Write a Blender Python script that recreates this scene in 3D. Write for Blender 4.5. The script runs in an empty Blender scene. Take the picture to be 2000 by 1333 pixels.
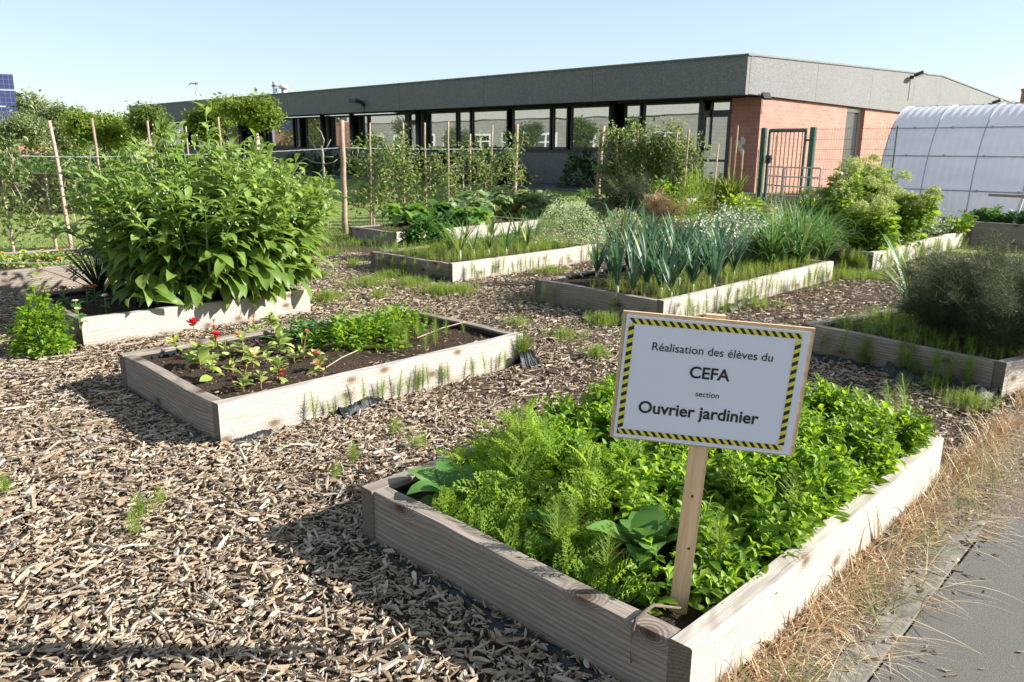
import bpy, math, random
import numpy as np
from mathutils import Vector, Matrix
R = math.radians
rng = np.random.default_rng(11)
random.seed(11)
sc = bpy.context.scene
col = sc.collection
W, H = 2000.0, 1333.0            # the photograph's own pixels

# ---------------------------------------------------------------- camera
F_PX = 1498.82; CAM_H = 1.6
PITCH, YAW, ROLL = R(13.962), R(43.824), R(0.492)
fw = np.array([math.cos(YAW)*math.cos(PITCH), math.sin(YAW)*math.cos(PITCH), -math.sin(PITCH)])
rt = np.array([math.sin(YAW), -math.cos(YAW), 0.0]); up = np.cross(rt, fw)
_c, _s = math.cos(ROLL), math.sin(ROLL)
rt, up = _c*rt + _s*up, -_s*rt + _c*up
CAM = np.array([0, 0, CAM_H])
cd = bpy.data.cameras.new('camera'); cam = bpy.data.objects.new('camera', cd); col.objects.link(cam)
m = Matrix.Identity(4)
for i in range(3):
    m[i][0] = rt[i]; m[i][1] = up[i]; m[i][2] = -fw[i]; m[i][3] = CAM[i]
cam.matrix_world = m
cd.sensor_fit = 'HORIZONTAL'; cd.sensor_width = 36.0; cd.lens = 36.0*F_PX/W
cd.clip_start = 0.05; cd.clip_end = 3000
cd.dof.use_dof = True; cd.dof.focus_distance = 2.6; cd.dof.aperture_fstop = 11.0
sc.camera = cam

# ---------------------------------------------------------------- sky, sun, exposure
SUN_EL, SUN_AZ = R(26.5), R(-46.0)
w = bpy.data.worlds.new('World'); sc.world = w; w.use_nodes = True
nt = w.node_tree; nt.nodes.clear()
sky = nt.nodes.new('ShaderNodeTexSky'); sky.sky_type = 'NISHITA'; sky.sun_disc = False
sky.sun_elevation = SUN_EL; sky.sun_rotation = R(90) - SUN_AZ
sky.altitude = 100; sky.air_density = 1.0; sky.dust_density = 0.35; sky.ozone_density = 1.0
bg = nt.nodes.new('ShaderNodeBackground'); bg.inputs['Strength'].default_value = 0.064
wo = nt.nodes.new('ShaderNodeOutputWorld')
mxs = nt.nodes.new('ShaderNodeMix'); mxs.data_type = 'RGBA'; mxs.inputs[0].default_value = 0.5      # flat pale blue mixed into the sky to even out its gradient
mxs.inputs[7].default_value = (4.1, 5.0, 5.6, 1); nt.links.new(sky.outputs[0], mxs.inputs[6]); nt.links.new(mxs.outputs[2], bg.inputs[0]); nt.links.new(bg.outputs[0], wo.inputs[0])
sl = bpy.data.lights.new('sun', 'SUN'); sl.energy = 5.0; sl.angle = R(0.55); sl.color = (1.0, 0.95, 0.875)
so = bpy.data.objects.new('sun', sl); col.objects.link(so)
sdir = Vector((math.cos(SUN_EL)*math.cos(SUN_AZ), math.cos(SUN_EL)*math.sin(SUN_AZ), math.sin(SUN_EL)))
so.rotation_euler = sdir.to_track_quat('Z', 'Y').to_euler(); so.location = (8, -12, 12)
sc.view_settings.view_transform = 'Standard'; sc.view_settings.look = 'None'
sc.view_settings.gamma = 1; sc.view_settings.exposure = 1.5
sc.cycles.max_bounces = 8; sc.cycles.diffuse_bounces = 3; sc.cycles.glossy_bounces = 3
sc.cycles.transmission_bounces = 6; sc.cycles.transparent_max_bounces = 8
sc.cycles.use_denoising = True

# ---------------------------------------------------------------- where photo points stand in the place
def smooth(t): t = np.clip(t, 0, 1); return t*t*(3-2*t)
def terrain(x, y): return 0.6*smooth((np.asarray(x, float)-9.5)/8)*smooth((np.asarray(y, float)-4)/4)
def ray(px, py): return fw + rt*(px-W/2)/F_PX - up*(py-H/2)/F_PX
def at(px, py, z=0.0):
    d = ray(px, py); return CAM + d*(z-CAM_H)/d[2]
def on_ground(px, py, dz=0.0):
    d = ray(px, py); lo = 0.3; t = lo
    while t < 120:
        p = CAM + d*t
        if p[2] <= terrain(p[0], p[1]) + dz: break
        t += 0.01
    return CAM + d*t
def on_x(px, py, x): d = ray(px, py); return CAM + d*x/d[0]
def on_y(px, py, y): d = ray(px, py); return CAM + d*y/d[1]
def far(px, dist):                       # ground point below the photo column px, dist metres off
    d = ray(px, 300.0); d = d[:2]/np.linalg.norm(d[:2])
    return np.array([d[0]*dist, d[1]*dist, float(terrain(d[0]*dist, d[1]*dist))])
def top_of(b, py):                       # height reached by something upright at b whose top shows at row py
    d = np.asarray(b, float) - CAM; k = (H/2-py)/F_PX
    return b[2] + (k*(d@fw) - d@up)/(up[2]-k*fw[2])
def m_per_px(b): return ((np.asarray(b, float)-CAM)@fw)/F_PX

# ---------------------------------------------------------------- objects
def tag(o, label=None, cat=None, group=None, kind=None):
    if label: o['label'] = label
    if cat: o['category'] = cat
    if group: o['group'] = group
    if kind: o['kind'] = kind
    return o
def thing(name, label, cat, loc=(0, 0, 0), group=None, rz=0.0):
    o = bpy.data.objects.new(name, None); col.objects.link(o)
    o.empty_display_size = 0.1
    o.location = [float(v) for v in loc]; o.rotation_euler = (0, 0, rz)
    return tag(o, label, cat, group)
def copy_tree(o, parent=None):
    c = o.copy(); col.objects.link(c)
    if parent: c.parent = parent
    for ch in list(o.children): copy_tree(ch, c)
    return c
class MB:
    def __init__(self): self.v = []; self.t = []; self.f = {}; self.mi = {}; self.n = 0
    def add(self, V, F, tint=0.5, mi=0):
        V = np.asarray(V, float).reshape(-1, 3); self.v.append(V)
        self.t.append(np.broadcast_to(np.asarray(tint, float), (len(V),)).copy())
        if isinstance(F, np.ndarray): F = [F]
        else:
            g = {}
            for q in F: g.setdefault(len(q), []).append(q)
            F = [np.array(q) for q in g.values()]
        for q in F:
            if len(q) == 0: continue
            k = q.shape[1]
            self.f.setdefault(k, []).append(q + self.n); self.mi.setdefault(k, []).append(np.full(len(q), mi))
        self.n += len(V); return self
    def scatter(self, V, F, M, T, tint, mi=0):
        V = np.asarray(V, float); M = np.asarray(M, float); T = np.asarray(T, float); N = len(T)
        if N == 0: return self
        P = np.einsum('nij,vj->nvi', M, V) + T[:, None, :]
        F = np.asarray(F); k = F.shape[1]
        FF = (F[None] + (np.arange(N)*len(V))[:, None, None]).reshape(-1, k)
        t = np.asarray(tint, float)
        t = np.repeat(t, len(V)) if t.ndim == 1 and len(t) == N else np.full(N*len(V), float(np.mean(t)))
        return self.add(P.reshape(-1, 3), FF, t, mi)
    def build(self, name, mats, parent=None, smooth_=False, loc=None, rz=0.0):
        V = np.concatenate(self.v) if self.v else np.zeros((0, 3))
        me = bpy.data.meshes.new(name); me.vertices.add(len(V)); me.vertices.foreach_set('co', V.ravel().astype(np.float32))
        loops, start, mi, pos = [], [], [], 0
        for k in self.f:
            q = np.concatenate(self.f[k]); loops.append(q.ravel())
            start.append(pos + np.arange(len(q))*k); pos += q.size; mi.append(np.concatenate(self.mi[k]))
        if loops:
            L = np.concatenate(loops); S = np.concatenate(start)
            me.loops.add(len(L)); me.loops.foreach_set('vertex_index', L.astype(np.int32))
            me.polygons.add(len(S)); me.polygons.foreach_set('loop_start', S.astype(np.int32))
            me.polygons.foreach_set('material_index', np.concatenate(mi).astype(np.int32))
            me.polygons.foreach_set('use_smooth', np.full(len(S), bool(smooth_)))
        a = me.attributes.new('tint', 'FLOAT', 'POINT'); a.data.foreach_set('value', np.concatenate(self.t).astype(np.float32))
        me.update(calc_edges=True); me.validate()
        for mt in (mats if isinstance(mats, (list, tuple)) else [mats]): me.materials.append(mt)
        o = bpy.data.objects.new(name, me); col.objects.link(o)
        if parent: o.parent = parent
        if loc is not None: o.location = [float(q) for q in loc]
        o.rotation_euler = (0, 0, rz)
        return o
    # shapes
    def box(self, x0, x1, y0, y1, z0, z1, tint=0.5, mi=0):
        V = [(x, y, z) for z in (z0, z1) for y in (y0, y1) for x in (x0, x1)]
        return self.add(V, [(0, 2, 3, 1), (4, 5, 7, 6), (0, 1, 5, 4), (2, 6, 7, 3), (0, 4, 6, 2), (1, 3, 7, 5)], tint, mi)
    def tube(self, pts, rad, n=6, tint=0.5, mi=0, cap=True):
        pts = np.asarray(pts, float); N = len(pts); rad = np.broadcast_to(np.asarray(rad, float), (N,))
        d = np.gradient(pts, axis=0); d /= np.linalg.norm(d, axis=1)[:, None] + 1e-12
        ref = np.array([0, 0, 1.0]) if abs(d[:, 2].mean()) < 0.8 else np.array([1.0, 0, 0])
        a = np.cross(d, ref); a /= np.linalg.norm(a, axis=1)[:, None] + 1e-12; b = np.cross(d, a)
        th = np.arange(n)*2*np.pi/n
        P = pts[:, None, :] + rad[:, None, None]*(np.cos(th)[None, :, None]*a[:, None, :] + np.sin(th)[None, :, None]*b[:, None, :])
        i = np.arange(N-1)[:, None]*n; j = np.arange(n)[None, :]; k = (j+1) % n
        Q = np.stack([i+j, i+k, i+n+k, i+n+j], -1).reshape(-1, 4)
        F = [Q]
        self.add(P.reshape(-1, 3), Q, tint, mi)
        if cap and n > 2:
            o = self.n - N*n
            for ring in (np.arange(n)[::-1], (N-1)*n + np.arange(n)):
                self.f.setdefault(n, []).append((ring + o)[None, :]); self.mi.setdefault(n, []).append(np.array([mi]))
        return self
def frames(az, el, ro, s):
    az, el, ro, s = [np.broadcast_to(np.asarray(q, float), np.broadcast(az, el, ro, s).shape) for q in (az, el, ro, s)]
    x = np.stack([np.cos(el)*np.cos(az), np.cos(el)*np.sin(az), np.sin(el)], -1)
    y = np.stack([-np.sin(az), np.cos(az), np.zeros_like(az)], -1); z = np.cross(x, y)
    y2 = np.cos(ro)[..., None]*y + np.sin(ro)[..., None]*z; z2 = -np.sin(ro)[..., None]*y + np.cos(ro)[..., None]*z
    return np.stack([x, y2, z2], -1)*s[..., None, None]
def leaf(length=1.0, width=0.4, n=5, droop=0.6, fold=0.15, a=1.0, b=0.8, wave=0.0, stalk=0.0, lift=0.0):
    t = np.linspace(0, 1, n+1); ang = lift - droop*t**1.3
    ds = length/n; x = np.concatenate([[0], np.cumsum(np.cos((ang[1:]+ang[:-1])/2)*ds)]); z = np.concatenate([[0], np.cumsum(np.sin((ang[1:]+ang[:-1])/2)*ds)])
    tt = np.clip((t-stalk)/(1-stalk), 0, 1)
    wd = width/2*np.sin(np.pi*tt**a)**b; wd = np.maximum(wd, 0.012*width)
    wv = wave*width*np.sin(np.arange(n+1)*2.4)
    V = np.zeros(((n+1)*3, 3))
    V[0::3] = np.stack([x, wd, z + fold*wd*2 + wv], -1); V[1::3] = np.stack([x, 0*x, z], -1); V[2::3] = np.stack([x, -wd, z + fold*wd*2 - wv], -1)
    F = []
    for i in range(n):
        for k in (0, 1): F.append((3*i+k, 3*i+k+1, 3*i+3+k+1, 3*i+3+k))
    return V, np.array(F)
def strap(length, width, n=7, bend=0.8, start=0.0, fold=0.3, kink=None, taper=1.4, tip=0.02):
    """long strap leaf rising along +z and bending towards +x; kink = share of the length where it folds over"""
    t = np.linspace(0, 1, n+1); ang = np.pi/2 - start - bend*t**1.7
    if kink is not None: ang = np.where(t > kink, ang - 1.6*smooth((t-kink)/0.18), ang)
    ds = length/n; x = np.concatenate([[0], np.cumsum(np.cos((ang[1:]+ang[:-1])/2)*ds)]); z = np.concatenate([[0], np.cumsum(np.sin((ang[1:]+ang[:-1])/2)*ds)])
    wd = width/2*np.maximum(1-t**taper, tip)*np.minimum(1, 0.55+t*3)
    nx, nz = -np.sin(ang), np.cos(ang)
    V = np.zeros(((n+1)*3, 3))
    V[0::3] = np.stack([x+nx*fold*wd, wd, z+nz*fold*wd], -1); V[1::3] = np.stack([x, 0*x, z], -1); V[2::3] = np.stack([x+nx*fold*wd, -wd, z+nz*fold*wd], -1)
    F = [(3*i+k, 3*i+k+1, 3*i+4+k, 3*i+3+k) for i in range(n) for k in (0, 1)]
    return V, np.array(F)
def rotz(V, a, s=1.0, t=(0, 0, 0)):
    c, q = math.cos(a), math.sin(a); V = np.asarray(V)
    return np.stack([V[:, 0]*c-V[:, 1]*q, V[:, 0]*q+V[:, 1]*c, V[:, 2]], -1)*s + np.asarray(t, float)

# ---------------------------------------------------------------- materials
def new_mat(name):
    mt = bpy.data.materials.new(name); mt.use_nodes = True; t = mt.node_tree; t.nodes.clear()
    out = t.nodes.new('ShaderNodeOutputMaterial'); p = t.nodes.new('ShaderNodeBsdfPrincipled'); t.links.new(p.outputs[0], out.inputs[0])
    return mt, t, p, out
def N(t, typ, **kw):
    n = t.nodes.new(typ)
    for k, v in kw.items():
        if k in n.inputs: n.inputs[k].default_value = v
        else: setattr(n, k, v)
    return n
def ramp(t, fac, stops, interp='LINEAR'):
    r = t.nodes.new('ShaderNodeValToRGB'); r.color_ramp.interpolation = interp; e = r.color_ramp.elements
    while len(e) < len(stops): e.new(0.5)
    for q, (pos, c) in zip(e, stops): q.position = pos; q.color = (*c, 1)
    t.links.new(fac, r.inputs[0]); return r.outputs[0]
def mix(t, fac, a, b, mode='MIX'):
    mx = t.nodes.new('ShaderNodeMix'); mx.data_type = 'RGBA'; mx.blend_type = mode
    for sock, v in ((mx.inputs[0], fac), (mx.inputs[6], a), (mx.inputs[7], b)):
        if isinstance(v, (int, float)): sock.default_value = v
        elif isinstance(v, tuple): sock.default_value = (*v, 1)
        else: t.links.new(v, sock)
    return mx.outputs[2]
def math_(t, op, a, b=0.0):
    q = t.nodes.new('ShaderNodeMath'); q.operation = op
    for s, v in zip(q.inputs, (a, b)):
        if isinstance(v, (int, float)): s.default_value = v
        else: t.links.new(v, s)
    return q.outputs[0]
def coords(t, scale=(1, 1, 1), loc=(0, 0, 0), kind='Object', rot=(0, 0, 0)):
    c = t.nodes.new('ShaderNodeTexCoord'); mp = t.nodes.new('ShaderNodeMapping')
    mp.inputs['Scale'].default_value = scale; mp.inputs['Location'].default_value = loc; mp.inputs['Rotation'].default_value = rot
    t.links.new(c.outputs[kind], mp.inputs[0]); return mp.outputs[0]
def noise(t, vec, scale, detail=4, rough=0.6, dist=0.0):
    n = N(t, 'ShaderNodeTexNoise', Scale=scale, Detail=detail, Roughness=rough, Distortion=dist)
    if vec is not None: t.links.new(vec, n.inputs['Vector'])
    return n.outputs[0]
def bump(t, p, h, strength=0.3, dist=0.01):
    b = N(t, 'ShaderNodeBump', Strength=strength, Distance=dist); t.links.new(h, b.inputs['Height']); t.links.new(b.outputs[0], p.inputs['Normal'])
def tint_of(t):
    a = t.nodes.new('ShaderNodeAttribute'); a.attribute_name = 'tint'; return a.outputs['Fac']
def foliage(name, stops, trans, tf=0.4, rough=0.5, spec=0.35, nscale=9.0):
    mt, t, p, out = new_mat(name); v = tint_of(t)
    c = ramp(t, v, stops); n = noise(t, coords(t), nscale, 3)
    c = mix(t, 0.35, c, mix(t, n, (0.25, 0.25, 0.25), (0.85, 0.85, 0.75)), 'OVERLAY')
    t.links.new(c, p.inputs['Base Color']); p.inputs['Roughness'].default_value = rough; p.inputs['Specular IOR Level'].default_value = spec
    tr = t.nodes.new('ShaderNodeBsdfTranslucent'); t.links.new(mix(t, 0.5, c, trans), tr.inputs[0])
    if tf > 0:
        ms = t.nodes.new('ShaderNodeMixShader'); ms.inputs[0].default_value = tf
        t.links.new(p.outputs[0], ms.inputs[1]); t.links.new(tr.outputs[0], ms.inputs[2]); t.links.new(ms.outputs[0], out.inputs[0])
    return mt
def plain(name, c, rough=0.6, spec=0.3, metal=0.0, var=0.15, vs=20.0, bmp=0.0, bd=0.003):
    mt, t, p, out = new_mat(name); v = coords(t); n = noise(t, v, vs, 5)
    d = tuple(q*(1-var) for q in c); l = tuple(min(1, q*(1+var)) for q in c)
    t.links.new(ramp(t, n, [(0.3, d), (0.7, l)]), p.inputs['Base Color'])
    p.inputs['Roughness'].default_value = rough; p.inputs['Specular IOR Level'].default_value = spec; p.inputs['Metallic'].default_value = metal
    if bmp: bump(t, p, noise(t, v, vs*4, 6), bmp, bd)
    return mt
def timber(name, light, dark, seed=0.0, rings=48.0):
    """weathered sawn board: long grain along local x, rings on the ends, knots with the grain bent round them"""
    mt, t, p, out = new_mat(name)
    inf = t.nodes.new('ShaderNodeObjectInfo'); rnd = inf.outputs['Random']
    tc = t.nodes.new('ShaderNodeTexCoord'); sx = t.nodes.new('ShaderNodeSeparateXYZ'); t.links.new(tc.outputs['Object'], sx.inputs[0])
    off = math_(t, 'MULTIPLY', rnd, 37.0)
    x = math_(t, 'ADD', sx.outputs[0], off); y, z = sx.outputs[1], sx.outputs[2]
    def comb(a, b, c):
        q = t.nodes.new('ShaderNodeCombineXYZ')
        for s, v in zip(q.inputs, (a, b, c)):
            if isinstance(v, (int, float)): s.default_value = v
            else: t.links.new(v, s)
        return q.outputs[0]
    mul = lambda a, k: math_(t, 'MULTIPLY', a, k)
    kv = N(t, 'ShaderNodeTexVoronoi', Scale=1.0); kv.feature = 'F1'; kv.voronoi_dimensions = '2D'
    t.links.new(comb(mul(x, 3.4), math_(t, 'ADD', mul(z, 6.0), mul(y, 3.0)), 0.0), kv.inputs['Vector'])
    ks = t.nodes.new('ShaderNodeSeparateColor'); t.links.new(kv.outputs['Color'], ks.inputs[0])
    kd = math_(t, 'ADD', kv.outputs['Distance'], math_(t, 'MULTIPLY', math_(t, 'LESS_THAN', ks.outputs[0], 0.62), 1.0))
    warp = noise(t, comb(mul(x, 0.9), y, mul(z, 2.0)), 1.0, 2)
    knot_pull = ramp(t, kd, [(0.0, (1, 1, 1)), (0.34, (0, 0, 0))], 'EASE')
    h0 = math_(t, 'ADD', z, mul(warp, 0.17)); h0 = math_(t, 'ADD', h0, mul(knot_pull, 0.085))
    rad = math_(t, 'SQRT', math_(t, 'ADD', math_(t, 'POWER', math_(t, 'ADD', h0, 0.09), 2.0), math_(t, 'POWER', math_(t, 'ADD', y, 0.05), 2.0)))
    wob = noise(t, comb(mul(x, 3.0), mul(y, 20.0), mul(z, 20.0)), 1.0, 3)
    s = math_(t, 'SINE', math_(t, 'ADD', mul(rad, rings*2*math.pi), mul(wob, 3.0)))
    g = math_(t, 'POWER', math_(t, 'ADD', mul(s, 0.5), 0.5), 2.6)
    fine = noise(t, comb(mul(x, 5.0), mul(y, 160.0), mul(z, 160.0)), 1.0, 4)
    blot = noise(t, comb(mul(x, 2.2), mul(y, 5.0), mul(z, 7.0)), 1.0, 5)
    c = mix(t, g, light, tuple(a*0.45+b*0.55 for a, b in zip(light, dark)))
    c = mix(t, ramp(t, fine, [(0.36, (0.55, 0.55, 0.55)), (0.6, (0, 0, 0))]), c, dark)
    c = mix(t, ramp(t, blot, [(0.5, (0, 0, 0)), (0.78, (0.6, 0.6, 0.6))]), c, tuple(q*0.62 for q in light))
    kr = math_(t, 'ADD', mul(math_(t, 'SINE', mul(kd, 130.0)), 0.5), 0.5); c = mix(t, math_(t, 'MULTIPLY', ramp(t, kd, [(0.1, (1, 1, 1)), (0.22, (0.5, 0.5, 0.5)), (0.34, (0, 0, 0))]), kr), c, tuple(q*0.8 for q in dark))
    c = mix(t, ramp(t, kd, [(0.05, (0.95, 0.95, 0.95)), (0.10, (0.5, 0.5, 0.5)), (0.15, (0, 0, 0))]), c, (dark[0]*.62, dark[1]*.5, dark[2]*.4))
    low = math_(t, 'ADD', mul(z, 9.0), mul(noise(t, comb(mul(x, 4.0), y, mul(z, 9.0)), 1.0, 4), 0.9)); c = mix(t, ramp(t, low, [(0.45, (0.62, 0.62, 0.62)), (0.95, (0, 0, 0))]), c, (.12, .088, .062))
    crack = noise(t, comb(mul(x, 1.6), mul(y, 60.0), mul(z, 60.0)), 1.0, 2)
    c = mix(t, ramp(t, crack, [(0.70, (0, 0, 0)), (0.76, (0.8, 0.8, 0.8))]), c, tuple(q*0.35 for q in dark))
    t.links.new(c, p.inputs['Base Color']); p.inputs['Roughness'].default_value = 0.85; p.inputs['Specular IOR Level'].default_value = 0.15
    bump(t, p, math_(t, 'ADD', mul(fine, 0.6), mul(g, 0.4)), 0.22, 0.002)
    return mt
G = {}
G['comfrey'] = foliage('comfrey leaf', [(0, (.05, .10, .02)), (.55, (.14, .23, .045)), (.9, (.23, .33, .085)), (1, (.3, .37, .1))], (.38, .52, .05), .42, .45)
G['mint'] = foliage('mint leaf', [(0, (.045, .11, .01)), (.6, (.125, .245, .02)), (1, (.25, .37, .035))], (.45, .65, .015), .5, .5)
G['yarrow'] = foliage('feathery leaf', [(0, (.065, .14, .015)), (.6, (.17, .30, .03)), (1, (.31, .44, .065))], (.52, .68, .035), .5, .6)
G['broad'] = foliage('broad leaf', [(0, (.04, .11, .025)), (.6, (.08, .19, .04)), (1, (.14, .25, .06))], (.2, .36, .06), .35, .5)
G['leek'] = foliage('leek leaf', [(0, (.02, .065, .045)), (.5, (.06, .125, .08)), (.85, (.15, .235, .14)), (1, (.42, .34, .12))], (.14, .28, .1), .3, .42)
G['garlic'] = foliage('garlic leaf', [(0, (.04, .10, .035)), (.6, (.10, .20, .06)), (.88, (.19, .3, .1)), (1, (.45, .36, .08))], (.2, .36, .06), .35, .45)
G['horsetail'] = foliage('horsetail', [(0, (.08, .15, .02)), (.7, (.19, .28, .04)), (1, (.32, .38, .09))], (.42, .52, .05), .42, .6)
G['chive'] = foliage('chive leaf', [(0, (.012, .045, .025)), (.7, (.03, .08, .04)), (1, (.1, .16, .06))], (.08, .16, .05), .15, .4)
G['fennel'] = foliage('bronze fennel', [(0, (.022, .034, .013)), (.6, (.05, .072, .03)), (1, (.14, .155, .08))], (.09, .1, .04), .25, .7)
G['apple'] = foliage('apple leaf', [(0, (.05, .1, .025)), (.6, (.13, .2, .055)), (.9, (.27, .33, .16)), (1, (.38, .42, .27))], (.4, .48, .08), .48, .45)
G['tree'] = foliage('tree leaf', [(0, (.06, .11, .016)), (.6, (.15, .23, .03)), (1, (.28, .35, .07))], (.36, .44, .05), .45, .5)
G['olive'] = foliage('pale tree leaf', [(0, (.08, .12, .04)), (.6, (.2, .25, .1)), (1, (.4, .42, .27))], (.24, .32, .1), .4, .5)
G['hedge'] = foliage('hedge leaf', [(0, (.018, .05, .012)), (.7, (.05, .11, .022)), (1, (.1, .17, .04))], (.1, .2, .03), .25, .6)
G['conifer'] = foliage('conifer', [(0, (.012, .04, .018)), (1, (.04, .09, .035))], (.05, .1, .03), .15, .6)
G['lovage'] = foliage('lovage leaf', [(0, (.06, .13, .02)), (.6, (.15, .28, .03)), (1, (.3, .38, .05))], (.42, .56, .03), .48, .45)
G['umbel'] = foliage('umbel flower', [(0, (.26, .32, .08)), (1, (.55, .58, .26))], (.5, .56, .16), .35, .7)
G['rhubarb'] = foliage('rhubarb leaf', [(0, (.03, .1, .02)), (.6, (.08, .2, .03)), (1, (.17, .29, .05))], (.25, .42, .03), .4, .45)
G['cardoon'] = foliage('silvery leaf', [(0, (.1, .17, .07)), (.6, (.22, .31, .14)), (1, (.36, .44, .28))], (.35, .45, .12), .4, .55)
G['dahlia'] = foliage('dahlia leaf', [(0, (.14, .22, .035)), (.6, (.32, .4, .1)), (1, (.48, .53, .22))], (.3, .42, .08), .4, .5)
G['grass'] = foliage('grass blade', [(0, (.06, .12, .02)), (.6, (.13, .2, .035)), (1, (.24, .29, .08))], (.22, .3, .05), .35, .6)
G['straw'] = foliage('straw', [(0, (.24, .11, .045)), (.35, (.42, .24, .12)), (.75, (.56, .42, .26)), (.92, (.66, .56, .4)), (1, (.2, .26, .06))], (.45, .3, .15), .2, .7)
G['white_flower'] = foliage('white petals', [(0, (.5, .52, .42)), (1, (.8, .8, .74))], (.7, .7, .6), .3, .7)
G['mound_flower'] = foliage('small pale flowers', [(0, (.3, .4, .16)), (1, (.66, .72, .45))], (.5, .58, .3), .3, .7)
G['red'] = plain('red petals', (.62, .02, .04), .5, .3); G['magenta'] = plain('magenta petals', (.6, .03, .28), .5)
G['orange'] = plain('orange petals', (.8, .2, .02), .5); G['yellow'] = plain('yellow petals', (.85, .5, .03), .5)
G['cream'] = plain('cream petals', (.85, .75, .45), .5); G['salmon'] = plain('salmon petals', (.8, .3, .2), .5)
G['pink'] = plain('pale pink petals', (.75, .42, .38), .5); G['bronze'] = plain('dull orange petals', (.45, .17, .08), .6)
G['dry'] = plain('dry stalk', (.36, .26, .18), .8, .1, var=.3)
G['bark'] = plain('bark', (.13, .1, .08), .9, .1, var=.35, vs=30, bmp=.6, bd=.01)
G['palebark'] = plain('pale bark', (.42, .33, .26), .9, .1, var=.25, vs=25, bmp=.5, bd=.01)
G['stem'] = plain('green stem', (.14, .24, .06), .6, .2); G['redstem'] = plain('reddish stem', (.24, .14, .06), .6, .2)
G['leekshaft'] = plain('leek shaft', (.5, .52, .34), .5, .3, var=.3)
G['cane'] = plain('garden cane', (.36, .27, .185), .8, .15, var=.25, vs=14)
G['stake'] = plain('round stake', (.29, .215, .16), .85, .1, var=.3, vs=10, bmp=.4, bd=.006)
G['pinkstake'] = plain('reddish stake', (.46, .3, .25), .8, .15, var=.2)
G['wire'] = plain('fence wire', (.5, .5, .5), .45, .4, .6)
G['board_lit'] = timber('weathered wood lit tone', (.48, .445, .395), (.22, .18, .145))  # lit copy of the bed wood, sunlight lightening its colour
G['board_shade'] = timber('weathered wood shade tone', (.29, .25, .21), (.11, .085, .07))  # same wood made darker: shade on the boards put into the colour
G['end_grain_shade'] = timber('end grain shade tone', (.17, .145, .115), (.07, .055, .042), rings=75)  # ring pattern in a dark tone, shade of the cut ends painted in
G['liner'] = plain('black dimpled membrane', (.012, .012, .014), .45, .4)
G['film'] = plain('black weed membrane', (.016, .02, .024), .5, .4, var=.4, vs=30, bmp=.5, bd=.01)
def soil_mat(name, c, s=60):
    mt, t, p, o = new_mat(name); v = coords(t); n = noise(t, v, s, 8, .7); n2 = noise(t, v, 6, 4)
    q = ramp(t, n, [(.25, tuple(k*.45 for k in c)), (.55, c), (.8, tuple(k*1.9 for k in c))])
    t.links.new(mix(t, .4, q, mix(t, n2, (.3, .3, .3), (.7, .7, .7)), 'OVERLAY'), p.inputs['Base Color']); p.inputs['Roughness'].default_value = .95
    p.inputs['Specular IOR Level'].default_value = .1; bump(t, p, n, 1.0, .03); return mt
G['soil'] = soil_mat('garden soil', (.068, .046, .033)); G['mulch'] = soil_mat('fine bark mulch', (.10, .072, .052), 90)
G['redsoil'] = soil_mat('reddish bare soil', (.32, .17, .11), 40)
# ================================================================ GROUND
def sheet(name, xs, ys, z_off, mat, fn=terrain):
    X, Y = np.meshgrid(xs, ys, indexing='ij'); Z = fn(X, Y) + z_off
    V = np.stack([X, Y, Z], -1).reshape(-1, 3); n, k = len(xs), len(ys)
    i = np.arange(n-1)[:, None]*k; j = np.arange(k-1)[None, :]
    Fq = np.stack([i+j, i+k+j, i+k+j+1, i+j+1], -1).reshape(-1, 4)
    b = MB(); b.add(V, Fq); o = b.build(name, mat, smooth_=True); o['kind'] = 'structure'; return o
def lin(a, b, s): return np.linspace(a, b, max(2, int(round((b-a)/s))+1))
mt, t, p, o_ = new_mat('mown lawn'); v = coords(t); a = noise(t, v, 3.0, 6, .65); b_ = noise(t, v, 90, 4)
c = ramp(t, a, [(.3, (.13, .18, .035)), (.55, (.20, .25, .05)), (.75, (.27, .29, .08))])
t.links.new(mix(t, .5, c, mix(t, b_, (.2, .2, .2), (.8, .8, .8)), 'OVERLAY'), p.inputs['Base Color']); p.inputs['Roughness'].default_value = .9; bump(t, p, b_, .8, .03)
G['lawn'] = mt
gx = np.concatenate([[-900, -400, -150, -60], lin(-30, 40, 1.0), [60, 120, 300, 900, 1500]])
gy = np.concatenate([[-900, -400, -150, -60], lin(-30, 40, 1.0), [60, 120, 300, 900, 1500]])
sheet('ground', gx, gy, -0.016, G['lawn'])
def patch(name, poly, z_off, mat):
    """sheet in the shape of poly, laid on the terrain"""
    import bmesh
    bm = bmesh.new(); bm.faces.new([bm.verts.new((x, y, 0)) for x, y in poly])
    xs = [q[0] for q in poly]; ys = [q[1] for q in poly]
    for axis, lo, hi in ((0, min(xs), max(xs)), (1, min(ys), max(ys))):
        for q in np.arange(math.ceil(lo), hi, 0.8):
            co = (q, 0, 0) if axis == 0 else (0, q, 0); no = (1, 0, 0) if axis == 0 else (0, 1, 0)
            bmesh.ops.bisect_plane(bm, geom=bm.verts[:]+bm.edges[:]+bm.faces[:], plane_co=co, plane_no=no)
    for vv in bm.verts: vv.co.z = float(terrain(vv.co.x, vv.co.y)) + z_off
    me = bpy.data.meshes.new(name); bm.to_mesh(me); bm.free(); me.materials.append(mat)
    o = bpy.data.objects.new(name, me); col.objects.link(o); o['kind'] = 'structure'; return o
patch('bark_mulch', [(-7, .8), (14.5, .8), (14.5, 6.2), (13.0, 8.8), (12.0, 9.8), (9.5, 12.2), (3.0, 12.0), (-7, 11.6)], 0.0, G['mulch'])
_p = [on_ground(x, y) for x, y in ((690, 425), (760, 425), (760, 450), (690, 450))]
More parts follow.
